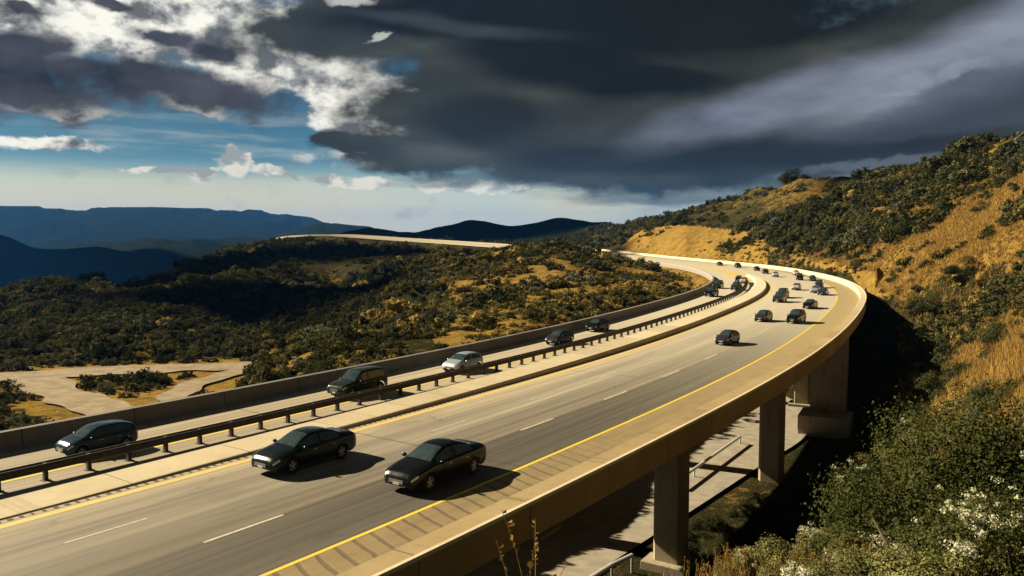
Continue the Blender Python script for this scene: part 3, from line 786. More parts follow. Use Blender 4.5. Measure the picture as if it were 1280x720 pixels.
def make_car(name, spec, pt):
    st = np.array(spec['st'], float)
    root = empty(name)
    nx = 110; xs = np.linspace(0, 1, nx)
    # even spacing in x, with extra rows at both ends
    x0, x1 = st[0, 0], st[-1, 0]; xt = (x0 + x1) / 2 - (x1 - x0) / 2 * np.cos(xs * PI) * .25 - (x1 - x0) / 2 * (1 - 2 * xs) * .75
    tt = np.interp(xt, st[:, 0], np.arange(len(st)))
    S = catmull(st, tt); S[:, 0] = xt
    rows = 48; tr = np.linspace(0, 8, rows + 1); grid = []
    for (x, w, lo, be, top, we, ze) in S:
        C = np.array([(w * .90, lo), (w * .985, lo + .10), (w, lo + (be - lo) * .55), (w * .985, be - .07), (w * .95, be),
                      ((w * .95 + we) / 2 + .012, (be + ze) / 2), (we, ze), (we * .62, top - (top - ze) * .22), (0, top)])
        c = catmull(C, tr); grid.append([(x, max(a, 0), b) for a, b in c])
    g = np.array(grid)                              # nx, rows+1, 3
    # open wheel arches: pull the sheet up to the arch circle
    Ra = spec['R'] + .055
    wz = spec['R']
    half = np.zeros((nx, rows + 1), bool)
    keep = {}
    def region(i, j):
        x = (g[i, j, 0] + g[i + 1, j, 0]) / 2; t = (tr[j] + tr[j + 1]) / 2
        z = (g[i, j, 2] + g[i + 1, j + 1, 2]) / 2
        be, ze, top = S[i, 3], S[i, 6], S[i, 4]
        for wx in spec['wb']:
            if t < 4 and math.hypot(x - wx, z - wz) < Ra: return None
        if 4.25 < t < 5.75 and spec['sg'][0] < x < spec['sg'][1] and ze - be > .16 and abs(x + .18) > .045: return 'window'
        if t > 6.2 and spec['fg'][0] < x < spec['fg'][1]: return 'windscreen'
        if t > 6.25 and spec['rg'][0] < x < spec['rg'][1]: return 'rear_window'
        if 2.75 < t < 3.9 and st[-1, 0] - .34 < x < st[-1, 0] - .07: return 'headlight'
        if 2.3 < t < 3.9 and x < st[0, 0] + .20: return 'tail_light'
        if t < 1.0: return 'sill'
        return 'body'
    parts = {}
    for i in range(nx - 1):
        for j in range(rows):
            r = region(i, j)
            if r is None: continue
            parts.setdefault(r, []).append((i, j))
    def snap(v):
        for wx in spec['wb']:
            d = math.hypot(v[0] - wx, v[2] - wz)
            if abs(v[1]) > .5 and Ra - .035 < d < Ra + .03 and v[2] < .85:
                k = Ra / d; return (wx + (v[0] - wx) * k, v[1], wz + (v[2] - wz) * k)
        return tuple(v)
    def emit(nm, cells, mat, side, inset=0.0, parent=root):
        vid = {}; V = []; F = []
        def gid(i, j, s):
            key = (i, j, s if j < rows else 0)
            if key not in vid:
                x, y, z = snap(g[i, j]); vid[key] = len(V); V.append((x, y * s, z))
            return vid[key]
        for s in side:
            for (i, j) in cells:
                q = [gid(i, j, s), gid(i + 1, j, s), gid(i + 1, j + 1, s), gid(i, j + 1, s)]
                F.append(q if s > 0 else q[::-1])
        if nm == 'body':
            for i in (0, nx - 1):
                ring = [gid(i, j, 1) for j in range(6, rows + 1)] + [gid(i, j, -1) for j in range(rows - 1, 5, -1)]
                F.append(ring if i == 0 else ring[::-1])
        me = bpy.data.meshes.new(nm); me.from_pydata(V, [], F); me.update()
        for p in me.polygons: p.use_smooth = True
        me.materials.append(mat); o = bpy.data.objects.new(nm, me); link(o, parent)
        bm = bmesh.new(); bm.from_mesh(me); bmesh.ops.recalc_face_normals(bm, faces=bm.faces)
        if nm == 'body':
            pass
        bm.to_mesh(me); bm.free()
        return o
    body = emit('body', parts['body'], pt, (1, -1))
    for s in (1, -1): emit('window', parts['window'], MAT['glass'], (s,))
    emit('windscreen', parts['windscreen'], MAT['glass'], (1, -1)); emit('rear_window', parts['rear_window'], MAT['glass'], (1, -1))
    for s in (1, -1):
        emit('headlight', parts['headlight'], MAT['lamp'], (s,)); emit('tail_light', parts['tail_light'], MAT['tail'], (s,))
    emit('sill', parts['sill'], MAT['trim'], (1, -1))
    # chassis block that closes the underside and the wheel houses
    m = MB(); L = st[-1, 0] - st[0, 0]
    m.box(((st[0, 0] + st[-1, 0]) / 2, 0, .34), (L - .5, 1.25, .26)); m.build('underbody', MAT['trim'], root)
    # wheels
    R = spec['R']; W = st[len(st) // 2, 1]
    for wx in spec['wb']:
        for s in (1, -1):
            tb = MB(); n = 28; prof = [(.62, -.10), (.90, -.11), (.985, -.095), (1, -.05), (1, .05), (.985, .095), (.90, .11), (.62, .10)]
            V = []; F = []
            for k in range(n):
                a = 2 * PI * k / n
                for (rr, yy) in prof: V.append((wx + rr * R * math.cos(a), s * (W - .12) + yy * s, R + rr * R * math.sin(a)))
            q = len(prof)
            for k in range(n):
                for j in range(q): F.append((k * q + j, k * q + (j + 1) % q, ((k + 1) % n) * q + (j + 1) % q, ((k + 1) % n) * q + j))
            tb.add(V, F); w = tb.build('wheel', MAT['tyre'], root, smooth=True)
            rb = MB(); yc = s * (W - .045)
            V = [(wx, yc, R)]; F = []
            for k in range(n):
                a = 2 * PI * k / n
                V.append((wx + .64 * R * math.cos(a), yc - s * .02, R + .64 * R * math.sin(a)))
            ring = [(wx + .14 * R * math.cos(2 * PI * k / n), yc, R + .14 * R * math.sin(2 * PI * k / n)) for k in range(n)]
            # five broad spokes as sectors, with gaps between
            V = []; F = []
            for k in range(5):
                a = 2 * PI * k / 5 + .3; b = len(V)
                for (rr, da, yo) in ((.12, -.5, 0), (.62, -.28, -.012), (.62, .28, -.012), (.12, .5, 0)):
                    V.append((wx + rr * R * math.cos(a + da), yc + s * yo, R + rr * R * math.sin(a + da)))
                F.append((b, b + 1, b + 2, b + 3))
            b = len(V)
            for k in range(n):
                a = 2 * PI * k / n
                V.append((wx + .58 * R * math.cos(a), yc - s * .004, R + .58 * R * math.sin(a)))
                V.append((wx + .66 * R * math.cos(a), yc - s * .010, R + .66 * R * math.sin(a)))
            for k in range(n):
                c = (k + 1) % n; F.append((b + 2 * k, b + 2 * k + 1, b + 2 * c + 1, b + 2 * c))
            b = len(V)
            for k in range(n): V.append((wx + .16 * R * math.cos(2 * PI * k / n), yc + s * .006, R + .16 * R * math.sin(2 * PI * k / n)))
            F.append(tuple(range(b, b + n)))
            rb.add(V, F); rb.build('rim', MAT['rim'], w)
            hb = MB(); V = [(wx + .63 * R * math.cos(2 * PI * k / n), yc - s * .04, R + .63 * R * math.sin(2 * PI * k / n)) for k in range(n)]
            hb.add(V, [tuple(range(n))]); hb.build('hub', MAT['trim'], w)
    # grille, bumper opening, plates, mirrors, door handles
    xf = st[-1, 0]; zf = st[-1, 3]
    m = MB(); m.box((xf + .004, 0, zf - .03), (.05, .78, .15)); gri = m.build('grille', MAT['trim'], root, bevel=.015)
    m = MB()
    for k in range(3): m.box((xf + .032, 0, zf - .075 + .045 * k), (.01, .72, .012))
    m.build('slat', MAT['chrome'], gri)
    m = MB(); m.box((xf - .012, 0, st[-1, 2] + .03), (.06, 1.0, .09)); m.build('bumper_opening', MAT['trim'], root, bevel=.015)
    m = MB(); m.box((xf + .025, 0, st[-1, 2] + .07), (.02, .32, .11)); m.build('number_plate', MAT['plate'], root)
    m = MB(); m.box((st[0, 0] - .012, 0, st[0, 3] - .10), (.03, .34, .12)); m.build('number_plate', MAT['plate'], root)
    for s in (1, -1):
        m = MB(); be = st[9, 3]; xm = spec['sg'][1] - .08
        q = []
        for k in range(7):
            a = k / 6 * PI; q.append(((xm + .02 * math.sin(a)), s * (W * .97 + .02 + .22 * k / 6), be + .06))
        m.tube(q, [.03, .06, .075, .08, .08, .07, .03], 10)
        m.build('mirror', pt, root, smooth=True)
        for hx in (.18, -.85):
            m = MB(); m.box((hx, s * (W * .985 + .012), st[8, 3] - .13), (.20, .03, .03)); m.build('door_handle', MAT['chrome'], root, bevel=.008)
    return root

def repaint(root, pt, old):
    def rec(o):
        if o.type == 'MESH' and o.data.materials and o.data.materials[0] == old:
            o.data = o.data.copy(); o.data.materials[0] = pt
        for c in o.children: rec(c)
    rec(root)

protos = {}
def car(name, spec, pt, s, off, label, cat, dyaw=None, scale=None):
    if dyaw is None: dyaw = -math.radians(7) if s > 60 else 0
    if scale is None: scale = .80 if s > 60 else 1.0
    key = (name, pt)
    if key not in protos:
        base = next((v for k, v in protos.items() if k[0] == name), None)
        if base is None: c = make_car(name, spec, PAINTS[pt])
        else:
            c = copy_tree(base[0]); repaint(c, PAINTS[pt], PAINTS[base[1]])
        protos[key] = (c, pt)
    else: c = copy_tree(protos[key][0])
    x, y, z, h = at(s, off, .008)
    c.location = (x, y, z)
    # the traffic comes towards the viewer: front (+x) points back down the alignment
    c.rotation_euler = (0, 0, PI / 2 - h + PI + dyaw)
    c.scale = (scale, scale, scale * (1.07 if s < 60 else 1.1))
    tag(c, label, cat, 'cars on the freeway')
    return c
car('sedan', SEDAN, 'black', 20.4, -2.05, 'black sedan with bright headlights in the outer lane, its shadow crossing the yellow line', 'car', scale=1.06)
car('sedan', SEDAN, 'teal', 18.6, -8.6, 'dark teal sedan beside the guard rail, second big car from the bottom right', 'car', scale=1.04)
car('hatchback', HATCH, 'navy', 13.9, -18.6, 'dark blue car partly hidden behind the guard rail at the left edge', 'car', scale=.86)
car('suv', SUV, 'green', 31.6, -18.3, 'dark green suv behind the guard rail beside the grey parapet', 'car', scale=.9)
car('hatchback', HATCH, 'silver', 43, -18.0, 'pale silver car behind the guard rail, the only light one there', 'car', scale=.88)
car('hatchback', HATCH, 'grey', 61, -18.9, 'small charcoal car behind the guard rail, next after the silver one', 'car')
car('hatchback', HATCH, 'black', 73, -20, 'small black car tight against the grey parapet above the guard rail', 'car')
car('hatchback', HATCH, 'grey', 69.5, -4.9, 'charcoal car alone in the middle lane, nearest of the distant oncoming group', 'car')
car('hatchback', HATCH, 'grey', 92, -5.9, 'charcoal hatchback left of the black suv where the bend begins', 'car')
car('suv', SUV, 'black', 92, -2.1, 'tall black suv right of the charcoal hatchback where the bend begins', 'car')
car('sedan', SEDAN, 'black', 112, -2.7, 'black sedan with pale plate just beyond the tall black suv', 'car')
car('suv', SUV, 'grey', 121, -7.9, 'dark suv hugging the median kerb near the end of the guard rail', 'car')
car('suv', SUV, 'black', 130, -8.3, 'dark suv following close behind the one hugging the median kerb', 'car')
car('sedan', SEDAN, 'grey', 139, -2.2, 'dark sedan in the outer lane near the pale outer wall of the bend', 'car')
car('sedan', SEDAN, 'silver', 144, -3.4, 'silver sedan just left of the dark one in the outer bend', 'car')
car('suv', SUV, 'grey', 158, -2.2, 'dark suv farther round the bend close to the outer wall', 'car')
car('hatchback', HATCH, 'pale', 150, -6.6, 'pale pinkish tan car in the middle of the bend', 'car')
car('suv', SUV, 'black', 184, -3.2, 'tall dark suv at the top of the bend beside a low sedan', 'car')
car('sedan', SEDAN, 'grey', 181, -.9, 'low dark sedan right beside the tall suv at the top of the bend', 'car')
car('hatchback', HATCH, 'pale', 196, -6.6, 'pale car beyond the top of the bend near the median', 'car')
car('sedan', SEDAN, 'pale', 205, .2, 'pale sedan on the outer shoulder side at the top of the bend', 'car')
car('sedan', SEDAN, 'black', 212, -5.9, 'dark car of a close pair beyond the bend, the nearer one', 'car')
car('hatchback', HATCH, 'black', 227, -4.6, 'dark car of a close pair beyond the bend, the farther one', 'car')
car('suv', SUV, 'black', 246, -4.5, 'dark suv far up the pale road beneath the golden slope, right one of two', 'car')
car('hatchback', HATCH, 'black', 262, -4.6, 'dark small car far up the pale road beneath the golden slope, left one of two', 'car')
car('suv', SUV, 'black', 128, -19.5, 'dark suv on the inner carriageway against the parapet at the inner bend', 'car')
car('suv', SUV, 'green', 150, -20.8, 'dark green suv touching the curved end of the inner parapet', 'car')
car('suv', SUV, 'grey', 146, -17.2, 'dark suv on the inner carriageway beside the end of the guard rail', 'car')
car('sedan', SEDAN, 'black', 176, -17.0, 'black car on the inner carriageway beside the painted yellow gore', 'car')
car('hatchback', HATCH, 'pale', 168, -16.3, 'pale car on the inner carriageway between the dark ones near the gore', 'car')

# ------------------------------------------------------------------ vegetation
def leaf_material(name, c1, c2, c3, sat=0):
    m = bpy.data.materials.new(name); m.use_nodes = True; g = G(m.node_tree); g.n.clear()
    out = g.node('ShaderNodeOutputMaterial')
    oi = g.node('ShaderNodeObjectInfo'); rnd = E_(g, oi.outputs['Random'])
    p = geopos(g); n = g.noise(p, 2.2, 4, .6); nb = g.noise(p, .35, 2, .5)
    f = n * .5 + rnd * .35 + nb * .35
    col = g.ramp(f, [(.38, c1), (.6, c2), (.82, c3)])
    d = g.node('ShaderNodeBsdfDiffuse'); t = g.node('ShaderNodeBsdfTranslucent'); mx = g.node('ShaderNodeMixShader')
    g.put(d.inputs[0], col); g.put(t.inputs[0], col); mx.inputs[0].default_value = .22
    g.l.new(d.outputs[0], mx.inputs[1]); g.l.new(t.outputs[0], mx.inputs[2]); g.l.new(mx.outputs[0], out.inputs[0])
    return m
MAT['leaf_dark'] = leaf_material('dark_chaparral_leaves', (.026, .032, .013), (.052, .056, .022), (.105, .098, .038))
MAT['leaf_olive'] = leaf_material('olive_scrub_leaves', (.06, .062, .022), (.12, .105, .036), (.20, .165, .055))
MAT['leaf_gold'] = leaf_material('dry_golden_scrub', (.17, .125, .035), (.30, .21, .06), (.42, .31, .10))
MAT['leaf_grey'] = leaf_material('grey_green_leaves', (.055, .062, .040), (.10, .105, .065), (.17, .17, .11))
MAT['leaf_bush'] = leaf_material('glossy_bush_leaves', (.028, .036, .011), (.085, .092, .030), (.25, .24, .09))
MAT['leaf_lime'] = leaf_material('yellow_green_leaves', (.06, .065, .018), (.15, .16, .04), (.28, .28, .10))
MAT['flower'] = leaf_material('cream_flower_heads', (.34, .33, .20), (.48, .47, .31), (.62, .60, .44))
MAT['bark'] = speckled('shrub_bark', (.07, .05, .03), (.13, .10, .065), 8, .95, .1, .4, .02)
MAT['straw'] = leaf_material('dry_straw', (.20, .125, .035), (.34, .215, .062), (.46, .31, .10))

def shrub_mesh(n, leaf, seed, flat=.72, lobes=7, fl=0, jag=.25, fine=False):
    """unit-radius shrub: leaf-sized quads spread through several overlapping lobes. returns V,F"""
    r = np.random.default_rng(seed)
    L = []
    for k in range(lobes):
        a = r.uniform(0, 2 * PI); d = r.uniform(0, .55) if k else 0
        L.append((math.cos(a) * d, math.sin(a) * d, r.uniform(.22, .62) * flat, r.uniform(.34, .58)))
    if fine:
        L = []
        for k in range(lobes):
            a = r.uniform(0, 2 * PI); e = math.asin(r.uniform(.0, 1)); R0 = r.uniform(.62, .88) if k % 4 else r.uniform(.2, .5)
            L.append((math.cos(a) * math.cos(e) * R0, math.sin(a) * math.cos(e) * R0, math.sin(e) * R0 * flat, r.uniform(.13, .30)))
    w = np.array([l[3] ** 2 for l in L]); w /= w.sum()
    idx = r.choice(len(L), n, p=w); Lc = np.array(L)[idx]
    dv = r.normal(size=(n, 3)); dv /= np.linalg.norm(dv, axis=1)[:, None]
    rad = r.uniform(.12, 1, n) ** .33
    rad *= 1 + jag * (r.random(n) ** 3)
    c = Lc[:, :3] + dv * (Lc[:, 3] * rad)[:, None] * np.array([1, 1, .85])
    c[:, 2] = np.where(c[:, 2] < .02, r.uniform(.0, .25, n), c[:, 2])
    # frame: leaf plane roughly faces outwards with large scatter
    nm = dv + r.normal(size=(n, 3)) * .55 + np.array([0, 0, .25]); nm /= np.linalg.norm(nm, axis=1)[:, None]
    t = np.cross(nm, r.normal(size=(n, 3))); t /= np.linalg.norm(t, axis=1)[:, None]; b = np.cross(nm, t)
    sz = leaf * r.uniform(.6, 1.35, n)[:, None]
    asp = r.uniform(.45, .8, n)[:, None]
    V = np.stack([c - t * sz, c - b * sz * asp + nm * sz * .2, c + t * sz, c + b * sz * asp + nm * sz * .2], 1).reshape(-1, 3)
    F = np.arange(n * 4).reshape(n, 4)
    return V, F
PROTO = [('chaparral_shrub', 'leaf_dark', 'dense dark green chaparral shrub on the hillside', [21, 22, 23], .80),
         ('scrub_bush', 'leaf_olive', 'low olive green scrub bush among the dry grass', [31, 32], .62),
         ('dry_bush', 'leaf_gold', 'dry golden brown bush on the sunlit slope', [41], .5),
         ('sage_bush', 'leaf_grey', 'rounded grey green sage bush on the slope', [51], .66)]
MESHES = []   # (kind index, mesh)
for ki, (nm, mt, lab, seeds, flat) in enumerate(PROTO):
    for sd in seeds:
        V, F = shrub_mesh(700, .075, sd, flat * 1.1, 14, fine=True)
        o = mesh_np(nm, V, F, MAT[mt]); MESHES.append((ki, o.data)); bpy.data.objects.remove(o)
HI = []
for ki, (nm, mt, lab, seeds, flat) in enumerate(PROTO):
    V, F = shrub_mesh(6500, .028, seeds[0] + 100, flat * 1.1, 22, jag=.4, fine=True)
    o = mesh_np(nm, V, F, MAT[mt]); HI.append(o.data); bpy.data.objects.remove(o)

# scatter
N = 60000
ra = rng.uniform(math.radians(-37), math.radians(38), N)
rr = np.where(rng.random(N) < .6, 24 + (330 - 24) * np.sqrt(rng.random(N)), 300 + 620 * np.sqrt(rng.random(N)))
sx, sy = np.sin(ra) * rr, np.cos(ra) * rr
sz = height(sx, sy)
s_, o_, _ = road_coords(sx, sy)
ok = ~((o_ > -25.0) & (o_ < 7.0) & (s_ < 1e8)) & ~((o_ > -33.0) & (o_ < 9.0) & (s_ > 440) & (s_ < 1e8))
for poly, w in ((UNDER, 6.8), (CANYON_A, 6.0), (CANYON_B, 4.6), (CANYON_C, 3.3)): ok &= dist_poly(sx, sy, poly) > w
cv = cover_at(sx, sy, sz)
clump = fbm(sx / 10., sy / 10., 3, 77) * 1.5 + fbm(sx / 34., sy / 34., 3, 78) * 1.3
prob = np.clip((np.minimum(cv, .8) - .12) * 1.35 + clump * .9, 0.01, 1)
prob = np.where((np.degrees(np.arctan2(sx, sy)) > 17) & (rr < 360) & (rr > 110), prob * .62, prob)
ok &= rng.random(N) < prob
sx, sy, sz, rr, cv, s_, o_ = [a[ok] for a in (sx, sy, sz, rr, cv, s_, o_)]
n = len(sx)
size = np.interp(rr, [24, 60, 150, 330, 600, 900], [.8, 1.0, 1.35, 1.9, 2.8, 3.6]) * np.exp(rng.normal(0, .42, n)) * np.where(cv < .3, .75, 1)
# keep the verge beside the parapets low
e_ = np.maximum(-25.0 - o_, o_ - 7.0)
size = np.where((e_ < 6) & (e_ >= 0), np.minimum(size, .5 + e_ * .14), size)
hillr = (np.degrees(np.arctan2(sx, sy)) > 17) & (rr < 360) & (rr > 110)
size = np.where(hillr, size * 1.3, size)
u_ = rng.random(n)
ppx, ppy = project(sx, sy, sz)
sun_side = ((ppx > 540) & (ppx < 900) & (rr < 330))
kind = np.where(u_ < .70, 0, np.where(u_ < .86, 1, np.where(u_ < .90, 2, 3)))
kind = np.where(sun_side, np.where(u_ < .36, 0, np.where(u_ < .70, 1, np.where(u_ < .92, 2, 3))), kind)
kind = np.where((e_ < 12) & (o_ < 0) & (s_ < 200), np.where(u_ < .55, 1, np.where(u_ < .8, 2, 0)), kind)
kmesh = {k: [i for i, (q, _) in enumerate(MESHES) if q == k] for k in range(4)}
mi = np.array([kmesh[k][rng.integers(len(kmesh[k]))] for k in kind])
rot = rng.uniform(0, 2 * PI, n)
# far shrubs past the nearest crests need a coarser silhouette only: all share the same meshes
vis = (ppx > -60) & (ppx < 1340)
app = np.where(vis, size / np.hypot(rr, 5), 0)
# rough visibility: profile horizon per azimuth on the terrain grid
tanel = (TZ - HC) / np.maximum(R, 1)
hor = np.maximum.accumulate(np.where(R < 15, -9, tanel), axis=1)
ai = np.clip(np.searchsorted(AZ, np.degrees(np.arctan2(sx, sy))), 0, na - 1)
ri = np.clip(np.searchsorted(RG, rr) - 2, 0, nr - 1)
seen = (sz + size * 1.3 - HC) / rr > hor[ai, ri] - .002
app = np.where(seen, app, 0)
# drop the ones wholly hidden in the valleys
keepm = seen | (rng.random(n) < .15)
order = np.argsort(-app); indiv = order[:262]; ind_set = set(indiv.tolist())
for i in indiv:
    k = int(kind[i]); big = rr[i] < 75
    me = HI[k] if big else MESHES[mi[i]][1]
    o = bpy.data.objects.new(PROTO[k][0], me)
    o.location = (sx[i], sy[i], sz[i] - .12 * size[i]); o.rotation_euler = (0, 0, rot[i]); q = size[i]
    o.scale = (q, q, q * float(rng.uniform(.8, 1.15)))
    link(o); tag(o, PROTO[k][2], 'bush', PROTO[k][0].replace('_', ' ') + ' plants on the hillsides')

# all the remaining brush: one scattered object
def scatter_nodes(objs_meshes):
    ng = bpy.data.node_groups.new('brush_scatter', 'GeometryNodeTree')
    ng.interface.new_socket('Geometry', in_out='INPUT', socket_type='NodeSocketGeometry')
    ng.interface.new_socket('Geometry', in_out='OUTPUT', socket_type='NodeSocketGeometry')
    gi = ng.nodes.new('NodeGroupInput'); go = ng.nodes.new('NodeGroupOutput')
    join = ng.nodes.new('GeometryNodeJoinGeometry')
    def attr(nm, dt='FLOAT'):
        a = ng.nodes.new('GeometryNodeInputNamedAttribute'); a.data_type = dt; a.inputs[0].default_value = nm
        return [s for s in a.outputs if s.enabled][0]
    aidx = attr('mi', 'FLOAT'); asz = attr('size'); art = attr('rot')
    cx = ng.nodes.new('ShaderNodeCombineXYZ'); ng.links.new(art, cx.inputs[2])
    for k, ob in enumerate(objs_meshes):
        cmpn = ng.nodes.new('FunctionNodeCompare'); cmpn.data_type = 'FLOAT'; cmpn.operation = 'EQUAL'
        ng.links.new(aidx, cmpn.inputs[0]); cmpn.inputs[1].default_value = k; cmpn.inputs['Epsilon'].default_value = .1
        oi = ng.nodes.new('GeometryNodeObjectInfo'); oi.transform_space = 'ORIGINAL'; oi.inputs['Object'].default_value = ob; oi.inputs['As Instance'].default_value = True
        ins = ng.nodes.new('GeometryNodeInstanceOnPoints')
        ng.links.new(gi.outputs[0], ins.inputs['Points']); ng.links.new(cmpn.outputs[0], ins.inputs['Selection'])
        ng.links.new(oi.outputs['Geometry'], ins.inputs['Instance']); ng.links.new(cx.outputs[0], ins.inputs['Rotation'])
        ng.links.new(asz, ins.inputs['Scale'])
        ng.links.new(ins.outputs[0], join.inputs[0])
    ng.links.new(join.outputs[0], go.inputs[0])
    return ng
rest = np.array([i for i in range(n) if i not in ind_set and keepm[i]])
# find one standing individual for every mesh variant to serve as the pattern
pat = []
for q, (k, me) in enumerate(MESHES):
    ob = next((o for o in COL.objects if o.type == 'MESH' and o.data == me), None)
    if ob is None:
        i = rest[np.argmax(app[rest] * (mi[rest] == q))]
        ob = bpy.data.objects.new(PROTO[k][0], me); ob.location = (sx[i], sy[i], sz[i] - .1); ob.scale = (size[i],) * 3; link(ob)
        tag(ob, PROTO[k][2], 'bush', PROTO[k][0].replace('_', ' ') + ' plants on the hillsides')
    pat.append(ob)
# Object Info in ORIGINAL space ignores the pattern object's own transform
me = bpy.data.meshes.new('hillside_brush')
me.vertices.add(len(rest)); me.vertices.foreach_set('co', np.stack([sx[rest], sy[rest], sz[rest] - .12 * size[rest]], 1).astype(np.float32).ravel())
for an, av in (('mi', mi[rest]), ('size', size[rest]), ('rot', rot[rest])):
    a = me.attributes.new(an, 'FLOAT', 'POINT'); a.data.foreach_set('value', av.astype(np.float32))
ob = bpy.data.objects.new('hillside_brush', me); link(ob); tag(ob, kind='stuff', label='dense dark brush covering the far slopes of the hills', cat='brush')
md = ob.modifiers.new('scatter', 'NODES'); md.node_group = scatter_nodes(pat)
print('shrubs', n, 'rest', len(rest))

# notable bushes on the right-hand slope
def place_bush(px, py, r, rad, k, label, name=None, hi=True, group=None, mesh=None, zs=.8):
    az = math.atan2((px - 640) / FPX, cp + (360 - py) / FPX * sp)
    x, y = math.sin(az) * r, math.cos(az) * r; z = ground_z(x, y)
    o = bpy.data.objects.new(name or PROTO[k][0], mesh or (HI[k] if hi else MESHES[kmesh[k][0]][1]))
    o.location = (x, y, z - .1 * rad); o.rotation_euler = (0, 0, px * .7); o.scale = (rad, rad, rad * zs)
    link(o); tag(o, label, 'bush', group); return o
place_bush(1100, 345, 150, 4.6, 0, 'large round dark bush on golden grass right above the bend of the viaduct')
place_bush(1162, 332, 135, 3.3, 0, 'round dark bush on golden grass, middle one of the row climbing the right slope')
place_bush(1213, 305, 135, 3.6, 0, 'round dark bush high on the golden grass near the right edge')
place_bush(1137, 293, 190, 5.0, 0, 'wide dark bush where the golden grass meets the brushy ridge on the right')
place_bush(993, 230, 395, 8.0, 0, 'dark treelike bush standing up on the right-hand skyline')
for i, (px, py, r, rad) in enumerate([(1040, 322, 205, 2.6), (1075, 312, 195, 2.2), (1120, 316, 165, 2.0), (1185, 350, 105, 1.5), (1250, 330, 100, 1.7), (1230, 262, 175, 2.6), (1265, 240, 190, 2.8), (1180, 262, 200, 2.8), (1140, 352, 118, 1.4), (1265, 300, 120, 1.8), (1010, 318, 225, 2.4), (1200, 330, 125, 1.6)]):
    place_bush(px, py, r, rad, 0, 'small dark bush dotted on the open golden grass of the right slope', group='small dark bushes dotted on the golden grass')
for (px, r, rad, k, lab) in [(1150, 70, 3.0, 0, 'big dark bush at the edge of the shadow beside the viaduct'), (1195, 62, 2.6, 0, 'dark bush below the golden patch in the right gully'),
        (1235, 75, 3.4, 0, 'tall dark bush under the golden grass at the right edge'), (1275, 70, 3.0, 0, 'dark bush cut by the right edge of the photo'),
        (1180, 85, 2.8, 0, 'dark bush halfway up the right gully'), (1245, 95, 3.0, 0, 'dark bush with ragged crown above the gully on the right'),
        *[(px, r, rd, 0, 'dark bush in the shade along the near edge of the lower road') for px, r, rd in ((985, 74, 2.2), (960, 68, 2.0), (1010, 82, 2.3), (930, 62, 2.0), (905, 57, 1.8), (850, 66, 1.5), (866, 62, 1.7), (890, 68, 1.9), (915, 66, 2.1), (935, 72, 1.8), (880, 60, 1.7), (952, 76, 1.5), (840, 60, 1.5), (1035, 76, 2.4), (975, 62, 1.9), (945, 56, 1.8), (880, 52, 1.6), (1005, 66, 2.2), (915, 50, 1.6))],
        (1130, 52, 2.6, 1, 'olive bush low in the gully left of the flowering bush'), (1060, 48, 2.8, 1, 'green bush standing in the shaded gully below the lower road'),
        (1095, 60, 2.4, 0, 'dark bush deep in the shaded gully'), (1170, 45, 2.4, 1, 'olive bush behind the flowering bush'),
        (1215, 50, 2.2, 2, 'dry golden bush behind the flowering bush'), (1110, 38, 2.0, 1, 'olive bush on the lip of the near slope'), (1075, 34, 1.6, 2, 'dry bush on the lip of the near slope')]:
    place_bush(px, 480, r, rad, k, lab, group='dark bushes along the near edge of the lower road' if 'near edge of the lower' in lab else None)

# foreground: tall flowering bush, lower flowering shrubs, dry stalks
def big_bush(name, n, leaf, seed, flat, lobes, jag=.4):
    V, F = shrub_mesh(n, leaf, seed, flat, lobes, jag=jag); o = mesh_np(name, V, F, MAT['leaf_grey']); me = o.data; bpy.data.objects.remove(o); return me
def flowering(px, r, rad, seed, label, nleaf=16000, leaf=.020, nfl=130, zs=1.0, mt='leaf_grey', dz=0):
    az = math.atan((px - 640) / FPX); x, y = math.sin(az) * r, math.cos(az) * r; z = ground_z(x, y) + dz
    root = empty('flowering_shrub', (x, y, z)); tag(root, label, 'bush')
    V, F = shrub_mesh(nleaf, leaf, seed, .95, 46 if nleaf > 20000 else 26, jag=.5, fine=True); V = V * np.array([rad, rad, rad * zs])
    mesh_np('foliage', V, F, MAT[mt], root)
    m = MB(); r_ = random.Random(seed)
    for k in range(9):
        a = r_.uniform(0, 2 * PI); d = r_.uniform(.3, .75) * rad
        m.tube([(0, 0, -.2), (math.cos(a) * d * .35, math.sin(a) * d * .35, rad * zs * .3), (math.cos(a) * d, math.sin(a) * d, rad * zs * r_.uniform(.5, .8))], [.05, .035, .012], 6)
    m.build('stem', MAT['bark'], root)
    # flower heads: clusters on the upper outside of the crown
    q = np.random.default_rng(seed + 5); top = F.shape[0]
    cen = V.reshape(-1, 4, 3).mean(1); rn = np.linalg.norm(cen / rad, axis=1)
    score = rn + cen[:, 2] / (rad * zs) * .7 - cen[:, 1] / rad * .35 + fbm(cen[:, 0] * 2.2 / rad, cen[:, 2] * 2.2 / rad, 2, seed) * 1.3
    pick = np.argsort(-score)[:nfl * 6]; pick = q.choice(pick, min(nfl, len(pick)), replace=False)
    Vf = []; 
    for c in cen[pick]:
        k = 26; dv = q.normal(size=(k, 3)); dv /= np.linalg.norm(dv, axis=1)[:, None]; R0 = q.uniform(.04, .085)
        cc = c + dv * R0 * q.uniform(.3, 1, k)[:, None] * np.array([1, 1, .7]) + np.array([0, 0, .04])
        t = np.cross(dv, q.normal(size=(k, 3))); t /= np.linalg.norm(t, axis=1)[:, None]; b = np.cross(dv, t); s0 = .011
        Vf.append(np.stack([cc - t * s0, cc - b * s0, cc + t * s0, cc + b * s0], 1).reshape(-1, 3))
    Vf = np.concatenate(Vf); mesh_np('flower_heads', Vf, np.arange(len(Vf)).reshape(-1, 4), MAT['flower'], root)
    return root
